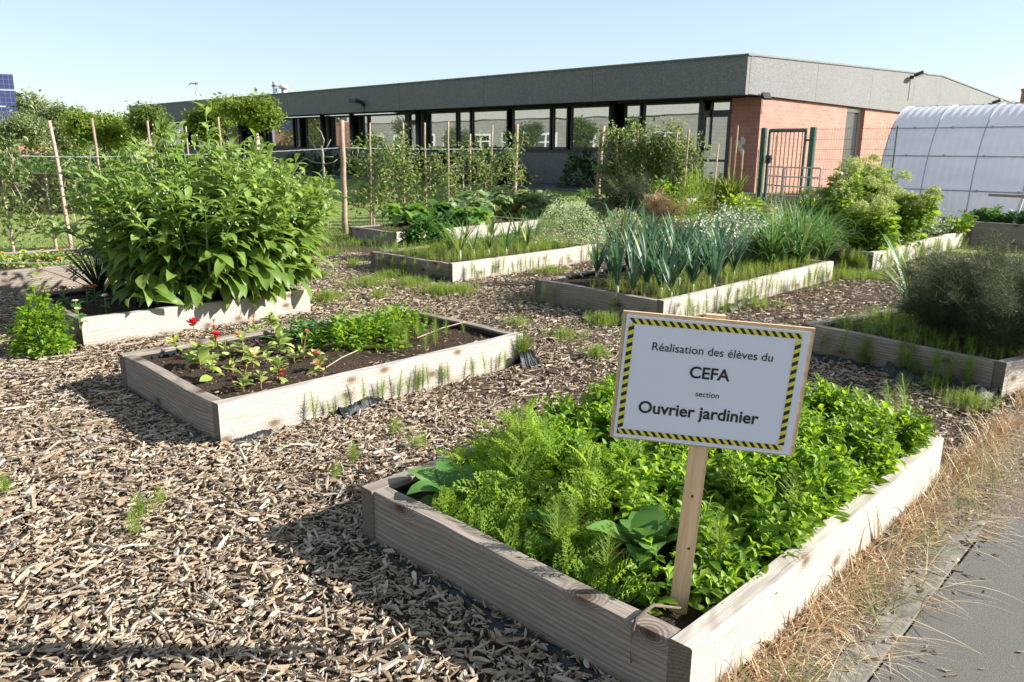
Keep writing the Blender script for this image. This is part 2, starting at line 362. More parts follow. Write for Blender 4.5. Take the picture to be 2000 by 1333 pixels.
patch('bare_soil', [(8.6, 11.9), (10.4, 11.3), (11.6, 12.6), (9.0, 13.6)], 0.006, G['redsoil'])
# asphalt path at the lower right
mt, t, p, o_ = new_mat('asphalt'); v = coords(t); n1 = noise(t, v, 260, 5, .7); n2 = noise(t, v, 5, 5); n3 = noise(t, v, 420, 3, .8)
c = ramp(t, n1, [(.3, (.055, .051, .046)), (.52, (.125, .117, .107)), (.72, (.24, .225, .205))]); c = mix(t, .35, c, mix(t, n2, (.3, .3, .3), (.75, .72, .68)), 'OVERLAY')
t.links.new(c, p.inputs['Base Color']); p.inputs['Roughness'].default_value = .85; bump(t, p, n3, .8, .008); G['asphalt'] = mt
patch('asphalt_path', [(-6, -4), (16, -4), (16, .62), (-6, .62)], 0.004, G['asphalt'])
mt, t, p, o_ = new_mat('dark path'); v = coords(t); n1 = noise(t, v, 40, 5); t.links.new(ramp(t, n1, [(.3, (.05, .05, .055)), (.7, (.09, .09, .095))]), p.inputs['Base Color']); p.inputs['Roughness'].default_value = .9
patch('footpath', [(16.2, 8.9), (18.75, 8.9), (18.75, 60), (16.2, 60)], 0.0, mt)
patch('footpath', [(15.2, -6), (26, -6), (26, 8.9), (15.2, 8.9)], 0.0, G['redsoil'])
# kerb: concrete edging stones flush with the path, each its own length in one strip
b = MB(); x = 0.2
G['kerb'] = plain('old concrete kerb', (.17, .155, .135), .9, .1, var=.4, vs=9, bmp=.7, bd=.006)
while x < 9.5:
    L = .96 + rng.uniform(-.02, .02); yy = rng.uniform(-.008, .008); b.box(x, x+L, .635+yy, .735+yy, -.1, .012+rng.uniform(-.006, .006)); x += L+.02
o = b.build('kerb', G['kerb']); o['kind'] = 'structure'
# loose earth washed over the kerb, with a ragged edge on the asphalt
xs = np.arange(.2, 7.5, .03); b = MB(); k_ = 9; ed = .585 + .055*np.sin(xs*2.3+1) + .035*np.sin(xs*6.1) + .025*np.sin(xs*17) + rng.normal(0, .012, len(xs)); V = []
for x_, e_ in zip(xs, ed):
    for j in range(k_): u_ = j/(k_-1); y_ = .96+(e_-.96)*u_; V.append((x_, y_, .017*(1-u_**3) + .006*math.sin(x_*9+j*1.7)*(1-u_)*u_*4 + .0062 - .003*u_))
i = np.arange(len(xs)-1)[:, None]*k_; j = np.arange(k_-1)[None, :]; b.add(V, np.stack([i+j, i+j+1, i+k_+j+1, i+k_+j], -1).reshape(-1, 4)); G['verge'] = soil_mat('dry grey earth', (.2, .165, .13), 50); o = b.build('verge_soil', G['verge'], None, True); o['kind'] = 'structure'

# ================================================================ THE LONG LOW BUILDING
mt, t, p, o_ = new_mat('washed gravel concrete'); v = coords(t); vo = N(t, 'ShaderNodeTexVoronoi', Scale=38.0); t.links.new(v, vo.inputs['Vector'])
n1 = noise(t, v, .8, 4); c = ramp(t, N(t, 'ShaderNodeSeparateColor').outputs[0], [(0, (0, 0, 0)), (1, (1, 1, 1))])
sp = t.nodes.new('ShaderNodeSeparateColor'); t.links.new(vo.outputs['Color'], sp.inputs[0])
c = ramp(t, sp.outputs[0], [(0, (.118, .119, .121)), (.5, (.143, .143, .143)), (1, (.182, .181, .178))])
c = mix(t, .3, c, mix(t, n1, (.35, .35, .35), (.65, .65, .65)), 'OVERLAY'); t.links.new(c, p.inputs['Base Color']); p.inputs['Roughness'].default_value = .9
bump(t, p, vo.outputs['Distance'], .5, .01); G['gravel'] = mt
def brickmat(name, c1, c2, mortar, rot, bw=.3, bh=.1, ms=.006):
    mt, t, p, o_ = new_mat(name); tc = t.nodes.new('ShaderNodeTexCoord'); s = t.nodes.new('ShaderNodeSeparateXYZ'); t.links.new(tc.outputs['Object'], s.inputs[0])
    cb = t.nodes.new('ShaderNodeCombineXYZ'); t.links.new(math_(t, 'ADD', s.outputs[0], s.outputs[1]), cb.inputs[0]); t.links.new(s.outputs[2], cb.inputs[1])
    br = t.nodes.new('ShaderNodeTexBrick'); t.links.new(cb.outputs[0], br.inputs['Vector'])
    br.inputs['Scale'].default_value = 1; br.inputs['Brick Width'].default_value = bw; br.inputs['Row Height'].default_value = bh; br.inputs['Mortar Size'].default_value = ms
    br.inputs['Color1'].default_value = (*c1, 1); br.inputs['Color2'].default_value = (*c2, 1); br.inputs['Mortar'].default_value = (*mortar, 1)
    n = noise(t, tc.outputs['Object'], 6, 5); t.links.new(mix(t, .35, br.outputs[0], mix(t, n, (.3, .3, .3), (.7, .7, .7)), 'OVERLAY'), p.inputs['Base Color'])
    p.inputs['Roughness'].default_value = .9; bump(t, p, br.outputs['Fac'], -.3, .005); return mt
G['brick'] = brickmat('red brick', (.31, .13, .095), (.37, .17, .125), (.33, .21, .17), 0)
G['block'] = brickmat('grey block wall', (.27, .265, .245), (.32, .315, .295), (.21, .205, .19), 0, .45, .21, .012)
G['capping'] = plain('zinc capping', (.13, .135, .13), .6, .3, .2, var=.2)
G['frame'] = plain('dark aluminium', (.03, .034, .04), .45, .4, var=.1); G['steel'] = plain('dark column', (.022, .025, .03), .5, .4, var=.1)
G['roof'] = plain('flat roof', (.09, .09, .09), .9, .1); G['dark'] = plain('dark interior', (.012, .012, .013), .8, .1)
G['alu'] = plain('pale aluminium', (.5, .5, .52), .4, .4, .5, var=.08)
mt, t, p, o_ = new_mat('reflecting glass'); p.inputs['Base Color'].default_value = (.015, .018, .02, 1); p.inputs['Roughness'].default_value = .3
gl = t.nodes.new('ShaderNodeBsdfGlossy'); gl.inputs['Roughness'].default_value = .004; gl.inputs['Color'].default_value = (.93, .97, .96, 1)
nv = noise(t, coords(t, (1, .35, .5)), 1.1, 2); bp = N(t, 'ShaderNodeBump', Strength=.06, Distance=.05); t.links.new(nv, bp.inputs['Height']); t.links.new(bp.outputs[0], gl.inputs['Normal'])
ms = t.nodes.new('ShaderNodeMixShader'); ms.inputs[0].default_value = .31; t.links.new(p.outputs[0], ms.inputs[1]); t.links.new(gl.outputs[0], ms.inputs[2]); t.links.new(ms.outputs[0], o_.inputs[0]); G['glass'] = mt

FX, WX, EY = 17.555, 18.60, 9.35          # fascia face, window wall face, end wall face
ZB, ZT, ZS, Z0 = 2.93, 3.80, 1.66, .2
YEND = 47.0
BO = (18.6, 9.35, .6)
bld = thing('school_building', 'long low building with dark gravel fascia, ribbon windows and a red brick end wall', 'building', BO)
def bpart(b, name, mat, parent=bld, sm=False):
    o = b.build(name, mat, parent, sm)
    if parent is bld: o.location = (-BO[0], -BO[1], -BO[2])
    return o
GY, GE = 9.25, 47.0                      # gable end: eave at x=FX, ridge at x=32.3
RX, RZ = 32.3, 4.36
def roofz(x): return ZT + (RZ-ZT)*(1-abs(x-RX)/(RX-FX))
b = MB()                                 # long fascia in slabs with open joints, then the gable band
js = [GY, 13.86, 18.16, 22.45, 26.75, 31.0, 35.3, 39.6, 43.9, YEND]
for y0, y1 in zip(js[:-1], js[1:]):
    b.box(FX, FX+.14, y0+.006, y1-.006, ZB, ZT)
b.box(FX+.03, FX+.13, GY+.1, YEND, ZB+.01, ZT-.01)
ex = [FX, 21.5, 25.5, 29.4, RX, 36.2, 40, 44, 47]
for x0, x1 in zip(ex[:-1], ex[1:]):
    xa, xb = x0+(.146 if x0 == FX else .006), x1-.006
    V = [(xa, GY, ZB+.02), (xb, GY, ZB+.02), (xb, GY, roofz(xb)), (xa, GY, roofz(xa)), (xa, GY+.15, ZB+.02), (xb, GY+.15, ZB+.02), (xb, GY+.15, roofz(xb)), (xa, GY+.15, roofz(xa))]
    b.add(V, [(0, 1, 2, 3), (5, 4, 7, 6), (0, 4, 5, 1), (3, 2, 6, 7), (0, 3, 7, 4), (1, 5, 6, 2)])
bpart(b, 'fascia', G['gravel'])
b = MB(); b.box(FX-.03, FX+.2, GY-.03, YEND, ZT+.003, ZT+.045)
for x0, x1 in ((FX+.2, RX), (RX, 47)):
    V = [(x, y, roofz(x)+dz) for dz in (.004, .05) for x, y in ((x0, GY-.03), (x1, GY-.03), (x1, GY+.2), (x0, GY+.2))]
    b.add(V, [(0, 3, 2, 1), (4, 5, 6, 7), (0, 1, 5, 4), (1, 2, 6, 5), (2, 3, 7, 6), (3, 0, 4, 7)])
bpart(b, 'capping', G['capping'])
b = MB()
for x0, x1 in ((FX+.2, RX), (RX, 47)):
    V = [(x0, GY+.2, roofz(x0)-.02), (x1, GY+.2, roofz(x1)-.02), (x1, YEND, roofz(x1)-.02), (x0, YEND, roofz(x0)-.02)]; b.add(V, [(0, 1, 2, 3)])
b.box(FX+.15, WX+.3, GY+.16, YEND, ZB+.03, ZB+.08)
bpart(b, 'roof', G['roof'])
b = MB(); WY1, WY2 = None, None          # brick end wall with a tall window opening
wa, wb = float(on_y(1655, 213, EY)[0]), float(on_y(1690, 217, EY)[0])
zt_, zl_ = ZB-.02, .95
b.box(WX, wa, EY, EY+.3, Z0, ZB); b.box(wb, 46.5, EY, EY+.3, Z0, ZB); b.box(wa, wb, EY+.002, EY+.3, Z0, zl_)
bpart(b, 'end_wall', G['brick'])
b = MB(); b.box(WX+.002, WX+.3, EY+.302, 10.15, Z0, ZB); bpart(b, 'brick_return', G['brick'])      # the short return beside the glass door
b = MB(); b.box(WX, WX+.3, 45.2, 46.8, Z0, ZB); bpart(b, 'brick_pier', G['brick'])
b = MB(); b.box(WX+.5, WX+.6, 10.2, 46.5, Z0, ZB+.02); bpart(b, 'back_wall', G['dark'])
b = MB(); b.box(WX, WX+.25, 11.1, 46, Z0, ZS-.1); bpart(b, 'sill_wall', G['gravel'])
b = MB(); b.box(WX-.05, WX+.2, 11.1, 46, ZS-.095, ZS-.03); bpart(b, 'sill', G['frame'])
def yat(px): return float(on_x(px, 262, WX)[1])
def window(y0, y1, z0=ZS, z1=ZB-.04, x=WX):
    f = MB(); k = .05
    f.box(x, x+.09, y0, y0+k, z0, z1); f.box(x, x+.09, y1-k, y1, z0, z1); f.box(x, x+.09, y0+k, y1-k, z0-.028, z0+k); f.box(x, x+.09, y0+k, y1-k, z1-k, z1)
    fr = bpart(f, 'window', G['frame'])
    q = MB(); q.box(x+.04, x+.05, y0+k, y1-k, z0+k, z1-k); q.build('pane', G['glass'], fr)
    return fr
for pr, pl in ((1388, 1254), (1250, 1218), (1190, 1114), (1108, 1079), (1075, 1000), (991, 922), (919, 895), (892, 832), (793, 721), (719, 701), (692, 648), (628, 598), (586, 578), (573, 523), (466, 440), (420, 380), (360, 300)):
    window(yat(pr), yat(pl))
for px in (1204, 826, 697, 640, 516, 480):
    y = yat(px); c_ = MB(); c_.tube([(WX-.22, y, Z0), (WX-.22, y, ZB+.03)], .1, 12); bpart(c_, 'column', G['steel'], sm=True)
for px in (827, 797, 641, 518): y = yat(px); c_ = MB(); c_.box(WX-.02, WX+.1, y-.12, y+.12, Z0, ZB); bpart(c_, 'pier', G['steel'])
def door(y0, y1, name='door', transom=True):
    zt2 = ZB-.36 if transom else ZB-.04
    f = MB(); k = .09
    f.box(WX, WX+.09, y0, y0+k, .55, zt2); f.box(WX, WX+.09, y1-k, y1, .55, zt2); f.box(WX, WX+.09, y0+k, y1-k, zt2-k, zt2); f.box(WX, WX+.09, y0+k, y1-k, .55, .75); f.box(WX+.002, WX+.07, y0+k, y1-k, 1.35, 1.41)
    d = bpart(f, name, G['frame']); q = MB(); q.box(WX+.03, WX+.04, y0+k, y1-k, .75, 1.35); q.box(WX+.03, WX+.04, y0+k, y1-k, 1.41, zt2-k); q.build('pane', G['glass'], d)
    h = MB(); h.tube([(WX-.05, y1-.05, 1.45), (WX-.05, y1-.17, 1.45)], .012, 6); h.box(WX-.05, WX, y1-.06, y1-.03, 1.44, 1.46); h.build('handle', G['alu'], d)
    if transom: window(y0, y1, zt2+.03, ZB-.04)
door(10.16, 10.98); door(yat(822), yat(796))
b = MB(); b.box(WX-.002, WX+.2, 10.99, 11.1, Z0, ZB); bpart(b, 'mullion', G['frame'])
f = MB(); k = .07                         # the tall narrow window in the brick end wall
y0_ = EY+.13
f.box(wa, wa+k, y0_, y0_+.08, zl_, zt_); f.box(wb-k, wb, y0_, y0_+.08, zl_, zt_); f.box(wa+k, wb-k, y0_, y0_+.08, zl_, zl_+.1); f.box(wa+k, wb-k, y0_, y0_+.08, zt_-.1, zt_)
f.box(wa-.02, wb+.02, EY-.05, EY+.128, zl_, zl_+.04)
fr = bpart(f, 'window', G['alu']); q = MB(); q.box(wa+k, wb-k, y0_+.03, y0_+.04, zl_+.1, zt_-.1); q.build('pane', plain('dark pane', (.04, .042, .045), .15, .5), fr)
# a pale smear on the brick return
b = MB(); n_ = 26; th = np.linspace(0, 2*np.pi, n_, endpoint=False); rr = .17*(1+.45*np.sin(3*th+1)+.3*np.sin(5*th))
V = np.stack([0*th + WX-.003, 9.82+rr*.62*np.cos(th), 1.78+rr*1.15*np.sin(th)], -1)
b.add(V, [tuple(range(n_))]); bpart(b, 'paint_smear', plain('chalky smear', (.5, .45, .43), .9, .1))
# lamps fixed to the walls: parts that only this building carries are things of their own when bolted on
def floodlight(loc, rz, label, s=1.0, tilt=-.5):
    r = thing('floodlight', label, 'floodlight', loc, 'floodlights on the building', rz)
    h = MB(); V = np.array([(x, y, z) for z in (-.05, .05) for y in (-.17, .17) for x in (0, .3)])*s
    c, q = math.cos(tilt), math.sin(tilt); V = np.stack([V[:, 0]*c-V[:, 2]*q + .16*s, V[:, 1], V[:, 0]*q+V[:, 2]*c + .05*s], -1)
    h.add(V, [(0, 2, 3, 1), (4, 5, 7, 6), (0, 1, 5, 4), (2, 6, 7, 3), (0, 4, 6, 2), (1, 3, 7, 5)])
    h.build('housing', G['steel'], r)
    g = MB(); V2 = V[[0, 2, 3, 1]] + np.array([-.004*q*0, 0, -.006]); V2 = V2*.86 + V2.mean(0)*.14; g.add(V2, [(0, 1, 2, 3)]); g.build('lens', plain('lamp lens', (.5, .5, .48), .2, .5), r)
    a = MB(); a.box(0, .1*s, -.04*s, .04*s, -.05*s, .06*s); a.tube([(.06*s, 0, .02*s), (.2*s, 0, .05*s)], .02*s, 6); a.tube([(.015, 0, -.05), (.015, 0, -.75*s)], .008, 5); a.build('bracket', G['steel'], r)
    return r
q = on_y(1778, 152, GY); floodlight((q[0], GY-.003, q[2]), -math.pi/2, 'black floodlight high on the sunlit gable band, above the polytunnel', 1.0, .35)
q = on_y(1930, 205, GY); floodlight((q[0], GY-.003, q[2]), -math.pi/2, 'black floodlight far down the sloping right end of the gable band', 1.1, .35)
q = on_y(1478, 184, GY); floodlight((q[0]+.3, GY-.003, q[2]), -math.pi/2-.5, 'floodlight at the building corner, above the brick return by the glass door', .62, -.9)
q = on_x(712, 208, FX); floodlight((FX-.003, q[1], q[2]+.05), math.pi, 'floodlight under the shaded long fascia, above the thin canes', 1.2, .2)
# on the roof
q = far(545, 46); z = top_of(q, 160); r = thing('chimney', 'pale metal flue pipe with a cap standing on the far roof', 'flue', (q[0], q[1], 3.75))
b = MB(); s = m_per_px(q); b.tube([(0, 0, 0), (0, 0, z-3.75)], 4.2*s, 12); b.build('pipe', G['alu'], r, True); b = MB(); b.tube([(0, 0, z-3.75-9*s), (0, 0, z-3.75-6*s)], 5.5*s, 12); b.build('cap', G['capping'], r)
q = far(562, 46); z = top_of(q, 165); r = thing('roof_vent', 'squat white mushroom vent beside the flue on the roof', 'vent', (q[0], q[1], 3.75))
b = MB(); b.tube([(0, 0, 0), (0, 0, z-3.75-5*s)], 5*s, 12); b.build('base', G['alu'], r, True); b = MB(); b.tube([(0, 0, z-3.75-8*s), (0, 0, z-3.75-4*s), (0, 0, z-3.75)], [9*s, 10*s, 5*s], 14); b.build('hood', plain('white vent hood', (.7, .7, .68), .5), r, True)
q = far(395, 55); z = top_of(q, 163); r = thing('weather_mast', 'thin pale mast with a wind vane above the far roofline', 'mast', (q[0], q[1], 3.3))
s = m_per_px(q); b = MB(); b.tube([(0, 0, 0), (0, 0, z-3.3)], 1.1*s, 8); b.build('pole', G['alu'], r); b = MB(); b.tube([(0, 0, z-3.3-2*s), (-8*s, 6*s, z-3.3), (-11*s, 8*s, z-3.3-4*s)], .9*s, 6); b.box(-2*s, 2*s, -2*s, 2*s, z-3.3-2*s, z-3.3+s); b.build('vane', G['steel'], r); b = MB(); b.box(-2*s, 2*s, -2*s, 2*s, z-3.3-22*s, z-3.3-15*s); b.build('box', G['alu'], r)

# ================================================================ BUILDINGS AROUND (seen far off or mirrored in the ribbon windows)
r = thing('classroom_block', 'grey block wall classroom with white roof band mirrored in the ribbon windows', 'building', (-6, 42, 0))
b = MB(); b.box(-8, 0, -17, 20, -.3, 3.85); b.build('wall', G['block'], r)
b = MB(); b.box(-8.1, .12, -17.1, 20.1, 3.86, 5.5); b.build('fascia', plain('white cladding', (.5, .5, .48), .6), r)
b = MB()
WF = plain('white window frame', (.75, .75, .75), .5)
for yy in np.arange(-15, 17.5, 3.4):
    f = MB(); f.box(0, .06, yy, yy+2.2, 1.1, 1.25); f.box(0, .06, yy, yy+2.2, 2.7, 2.85); f.box(0, .06, yy, yy+.14, 1.25, 2.7); f.box(0, .06, yy+1.03, yy+1.17, 1.25, 2.7); f.box(0, .06, yy+2.06, yy+2.2, 1.25, 2.7); f.box(0, .05, yy+.12, yy+2.08, 2.2, 2.3)
    ff = f.build('window', WF, r); q = MB(); q.box(.005, .02, yy+.1, yy+2.1, 1.25, 2.7); q.build('pane', G['glass'], ff)
r = thing('brick_block', 'two storey red brick block mirrored in the windows left of the door', 'building', (-12, 64, 0))
b = MB(); b.box(-8, 4.5, -6, 24, -.3, 6.6); b.build('wall', G['brick'], r); b = MB(); b.box(-8.2, 4.7, -6.2, 24.2, 6.6, 6.9); b.build('roof', G['capping'], r)
for yy in np.arange(-3, 22, 4.2):
    f = MB(); f.box(4.5, 4.56, yy, yy+1.8, 4.1, 5.6); ff = f.build('window', WF, r); q = MB(); q.box(4.562, 4.57, yy+.12, yy+1.68, 4.22, 5.48); q.build('pane', G['glass'], ff)
q = far(55, 90); r = thing('brick_house', 'distant red brick house behind the trees at the far left', 'house', q)
s = m_per_px(q); z = top_of(q, 243); zr = top_of(q, 223)
b = MB(); b.box(-25*s, 25*s, -35*s, 40*s, -.5, z); b.build('wall', G['brick'], r)
b = MB(); V = [(-27*s, -38*s, z), (27*s, -38*s, z), (27*s, 43*s, z), (-27*s, 43*s, z), (0, -38*s, zr), (0, 43*s, zr)]; b.add(V, [(0, 1, 4), (2, 3, 5), (1, 2, 5, 4), (3, 0, 4, 5), (0, 3, 2, 1)]); b.build('roof', plain('clay tiles', (.3, .12, .08), .8, .1), r)
q = far(1992, 75); r = thing('brick_house', 'distant house whose dark chimneys show beyond the gable at the right edge', 'house', q)
s = m_per_px(q); z = top_of(q, 250); zr = top_of(q, 215)
b = MB(); b.box(-60*s, 60*s, -60*s, 60*s, -.5, z); b.build('wall', G['brick'], r)
b = MB(); V = [(-63*s, -63*s, z), (63*s, -63*s, z), (63*s, 63*s, z), (-63*s, 63*s, z), (0, -63*s, zr), (0, 63*s, zr)]; b.add(V, [(0, 1, 4), (2, 3, 5), (1, 2, 5, 4), (3, 0, 4, 5), (0, 3, 2, 1)])
rf = b.build('roof', plain('dark tiles', (.07, .055, .05), .8, .1), r)
for dx, hh, wd in ((1985, 191, 6.5), (1997, 194, 6)):
    c2 = far(dx, 74) - q; b = MB(); b.box(c2[0]-wd*s, c2[0]+wd*s, c2[1]-wd*s, c2[1]+wd*s, zr-2.5, top_of(q, hh)-.2); b.box(c2[0]-wd*1.2*s, c2[0]+wd*1.2*s, c2[1]-wd*1.2*s, c2[1]+wd*1.2*s, top_of(q, hh)-.198, top_of(q, hh)); b.build('chimney', G['brick'], rf)
# solar array on its mast at the left edge
q = far(-16, 48); s = m_per_px(q); r = thing('solar_array', 'blue solar panel array on a mast at the left edge, above the trees', 'solar panel', q)
zt1, zb1 = top_of(q, 142)-q[2], top_of(q, 242)-q[2]; zm = (zt1+zb1)/2
b = MB(); b.tube([(.25, .25, -.3), (.25, .25, zm)], .12, 10); b.build('mast', G['alu'], r)
mt, t, p, o_ = new_mat('solar cells'); s2 = t.nodes.new('ShaderNodeSeparateXYZ'); t.links.new(coords(t), s2.inputs[0])
def lines(v, n, wd): return math_(t, 'LESS_THAN', math_(t, 'FRACT', math_(t, 'MULTIPLY', v, n)), wd)
c = mix(t, math_(t, 'MAXIMUM', lines(s2.outputs[0], 4.4, .1), lines(s2.outputs[2], 4.4, .1)), (.035, .042, .11), (.09, .105, .19))
t.links.new(c, p.inputs['Base Color']); p.inputs['Roughness'].default_value = .25
az_ = math.atan2(q[1], q[0]); hh = (zt1-zb1)/3
for k in range(3):
    for j in range(2):
        b = MB(); b.box(-88*s+j*44*s+.02, -44*s+j*44*s-.02, -.03, .03, (k-1.5)*hh+.04, (k-.5)*hh-.04)
        o = b.build('panel', mt, r); o.location = (62*s*rt[0], 62*s*rt[1], zm); o.rotation_euler = (R(-12), 0, az_-math.pi/2-.1)

# ================================================================ POLYTUNNEL
XF, YE, TR, TZ = 18.2, 6.254, 1.95, 2.66
mt, t, p, o_ = new_mat('corrugated polycarbonate'); p.inputs['Base Color'].default_value = (.74, .77, .84, 1); p.inputs['Roughness'].default_value = .28; p.inputs['Specular IOR Level'].default_value = .5
n = noise(t, coords(t, (.6, .5, 1.4)), 1.6, 4); t.links.new(ramp(t, n, [(.32, (.58, .63, .75)), (.68, (.86, .87, .9))]), p.inputs['Base Color'])
tr = t.nodes.new('ShaderNodeBsdfTranslucent'); tr.inputs[0].default_value = (.75, .78, .85, 1); ms = t.nodes.new('ShaderNodeMixShader'); ms.inputs[0].default_value = .5
t.links.new(p.outputs[0], ms.inputs[1]); t.links.new(tr.outputs[0], ms.inputs[2]); t.links.new(ms.outputs[0], o_.inputs[0]); G['poly'] = mt
r = thing('polytunnel', 'arched corrugated polycarbonate greenhouse beside the brick end wall', 'greenhouse', (XF, YE, 0))
def arch(u, k=1.0):                       # u 0..1 over the arch; steep sides then a round top
    a = np.pi*u; x = TR - TR*k*np.sign(np.cos(a))*np.abs(np.cos(a))**.75; z = TZ*k*np.abs(np.sin(a))**.85; return x, z
us = np.linspace(0, 1, 41); ys = np.arange(0, -9.0, -.038)
ax, az2 = arch(us); cx, cz = TR, TZ*.45
Vx = np.zeros((len(ys), len(us), 3))
for i, y in enumerate(ys):
    k = 1 + .0055*math.sin(i*math.pi/2 + .6)
    Vx[i, :, 0] = cx + (ax-cx)*k; Vx[i, :, 1] = y; Vx[i, :, 2] = cz + (az2-cz)*k
n_ = len(us); i = np.arange(len(ys)-1)[:, None]*n_; j = np.arange(n_-1)[None, :]
b = MB(); b.add(Vx.reshape(-1, 3), np.stack([i+j, i+j+1, i+n_+j+1, i+n_+j], -1).reshape(-1, 4)); b.build('cover', G['poly'], r, True)
b = MB(); pts = [(x, .0, z) for x, z in zip(*arch(us, .985))]; c0 = MB(); c0.add([(TR, .0, 0)] + pts, [(0, k+1, k+2) for k in range(len(pts)-1)]); c0.build('end_wall', G['poly'], r)
for yy in (0, -.92, -1.86, -2.8, -3.75, -4.7, -5.65, -6.6, -7.6, -8.9):
    h = MB(); h.tube([(x, yy, z) for x, z in zip(*arch(us, 1.003))], .011, 6); h.build('hoop', plain('tunnel steel', (.34, .37, .44), .7, .2), r)
PS = bpy.data.materials['tunnel steel']
for u in (.084, .177, .281, .5):
    x, z = arch(np.array([u]), 1.0); x, z = float(x[0])-.02, float(z[0])+.01; h = MB(); h.tube([(x, .03, z), (x, -8.95, z)], .014, 6)
    for yy in np.arange(-.5, -8.9, -.75): h.box(x-.02, x+.02, yy, yy+.04, z-.02, z+.03)
    h.build('purlin', PS, r)
b = MB(); b.box(-.03, .03, -8.95, 0, 0, .3); b.box(2*TR-.03, 2*TR+.03, -8.95, 0, 0, .3); b.build('base_rail', G['board_shade'], r)

# ================================================================ GATE, MESH FENCE, HURDLES
G['green'] = plain('green powder coat', (.012, .07, .045), .4, .45, var=.1)
gl_ = on_x(1482, 384, 16.1); gr_ = on_x(1576, 384, 16.1); gz = .42
zt3 = top_of(np.array([16.1, gl_[1], gz]), 250); Lg = gl_[1]-gr_[1]
r = thing('metal_gate', 'dark green barred garden gate in front of the brick end wall', 'gate', (16.1, gl_[1], gz))
hh = zt3-gz
for yy, nm in ((0, 'gate_post'), (-Lg, 'gate_post')):
    b = MB(); b.box(-.05, .05, yy-.05, yy+.05, -.3, hh); b.build(nm, G['green'], r)
b = MB(); y0, y1 = -.11, -Lg+.13; b.box(-.022, .022, y1, y0, hh-.1, hh-.055); b.box(-.022, .022, y1, y0, .1, .145); b.box(-.022, .022, y0-.045, y0, .145, hh-.1); b.box(-.022, .022, y1, y1+.045, .145, hh-.1)
for k in range(1, 9): yy = y0-.022 + (y1-y0+.022)*k/9; b.tube([(0, yy, .145), (0, yy, hh-.1)], .011, 6)
for k in range(26): yy = y0 + (y1-y0)*(k+.5)/26; b.box(-.008, .008, yy-.012, yy+.012, hh-.055, hh-.02)
b.build('gate_leaf', G['green'], r); b = MB(); b.box(-.045, .045, -.2, -.1, .95, 1.12); b.tube([(-.06, -.15, 1.05), (-.06, -.27, 1.05)], .012, 6); b.build('lock', G['steel'], r)
b = MB(); b.box(-.02, .02, -Lg+.05, -Lg+.14, hh-.28, hh-.24); b.box(-.02, .02, -Lg+.05, -Lg+.14, .3, .34); b.build('hinge', G['steel'], r)
r = thing('mesh_fence', 'green welded wire mesh fence running from the gate to the polytunnel', 'fence', (16.15, gr_[1]-.06, gz))
b = MB(); L2 = float(gr_[1]-on_x(1738, 300, 16.15)[1])
for yy in np.arange(0, L2, .052): b.tube([(0, -yy, 0), (0, -yy, hh)], .0028, 3, cap=False)
for zz in np.arange(.05, hh, .2): b.tube([(-.006, 0, zz), (-.006, -L2, zz)], .0035, 3, cap=False)
b.build('mesh', G['green'], r); b = MB(); b.tube([(0, -L2-.02, -.2), (0, -L2-.02, hh)], .014, 6); b.build('fence_post', G['green'], r)
G['galv'] = plain('galvanised tube', (.42, .44, .45), .4, .4, .6, var=.15)
def hurdle(pa, pb, label, bars=5):
    a, c = np.array(pa, float), np.array(pb, float); r = thing('barrier', label, 'barrier', a, 'grey hurdles in front of the gate')
    d = c-a; zt = .95
    b = MB(); 
    for k in range(bars): z = .2 + (zt-.2)*k/(bars-1); b.tube([(0, 0, z), (*d[:2], z)], .017, 6)
    for u in (0, .62, 1): b.tube([(*d[:2]*u, -.0), (*d[:2]*u, zt)], .02, 6)
    b.build('rails', G['galv'], r)
_za = top_of(np.array([15.6, 8, .42]), 316)
q1 = on_x(1497, 380, 15.7); q2 = on_x(1527, 383, 15.35); q3 = on_x(1598, 383, 15.3)
hurdle((15.7, q1[1], .36), (15.35, q2[1], .36), 'short grey hurdle panel at the left, turned away in front of the gate'); hurdle((15.33, q2[1]-.02, .36), (15.3, q3[1], .36), 'wider grey tubular hurdle facing the garden, in front of the gate')
# ================================================================ RAISED BEDS
BT = .075                                # board thickness
def plank(p0, p1, h, z0, mat, parent, root, name='side_board', t=BT, seed=0):
    """sawn board from p0 to p1 (outer edge), thickness to the left of that line, slightly warped and eased edges"""
    p0 = np.array(p0[:2], float); p1 = np.array(p1[:2], float); L = np.linalg.norm(p1-p0); rz = math.atan2(*(p1-p0)[::-1])
    e = .005; sec = [(e, 0), (t-e, 0), (t, e), (t, h-e), (t-e, h), (e, h), (0, h-e), (0, e)]
    n = max(6, int(L/.12)); xs = np.linspace(0, L, n+1); g = np.random.default_rng(seed+5)
    ph = g.uniform(0, 6, 4); V = []
    for x in xs:
        dy = .004*math.sin(x*2.1+ph[0]) + .0025*math.sin(x*5+ph[1]); dz = .004*math.sin(x*1.7+ph[2]) + .002*math.sin(x*7+ph[3])
        V += [(x, y+dy+g.normal(0, .0007), z+(dz if z > h/2 else 0)+g.normal(0, .0007)) for y, z in sec]
    k = len(sec); F = [(i*k+j, i*k+(j+1) % k, (i+1)*k+(j+1) % k, (i+1)*k+j) for i in range(n) for j in range(k)]
    F = [q[::-1] for q in F]
    b = MB(); b.add(V, F); b.add(V[:k]+V[n*k:], [tuple(range(k)), tuple(k+j for j in range(k))[::-1]], .5, 1); o = b.build(name, [mat, G['end_grain_shade']], parent, loc=(p0[0]-root[0], p0[1]-root[1], z0-root[2]), rz=rz); return o
BEDS = {}
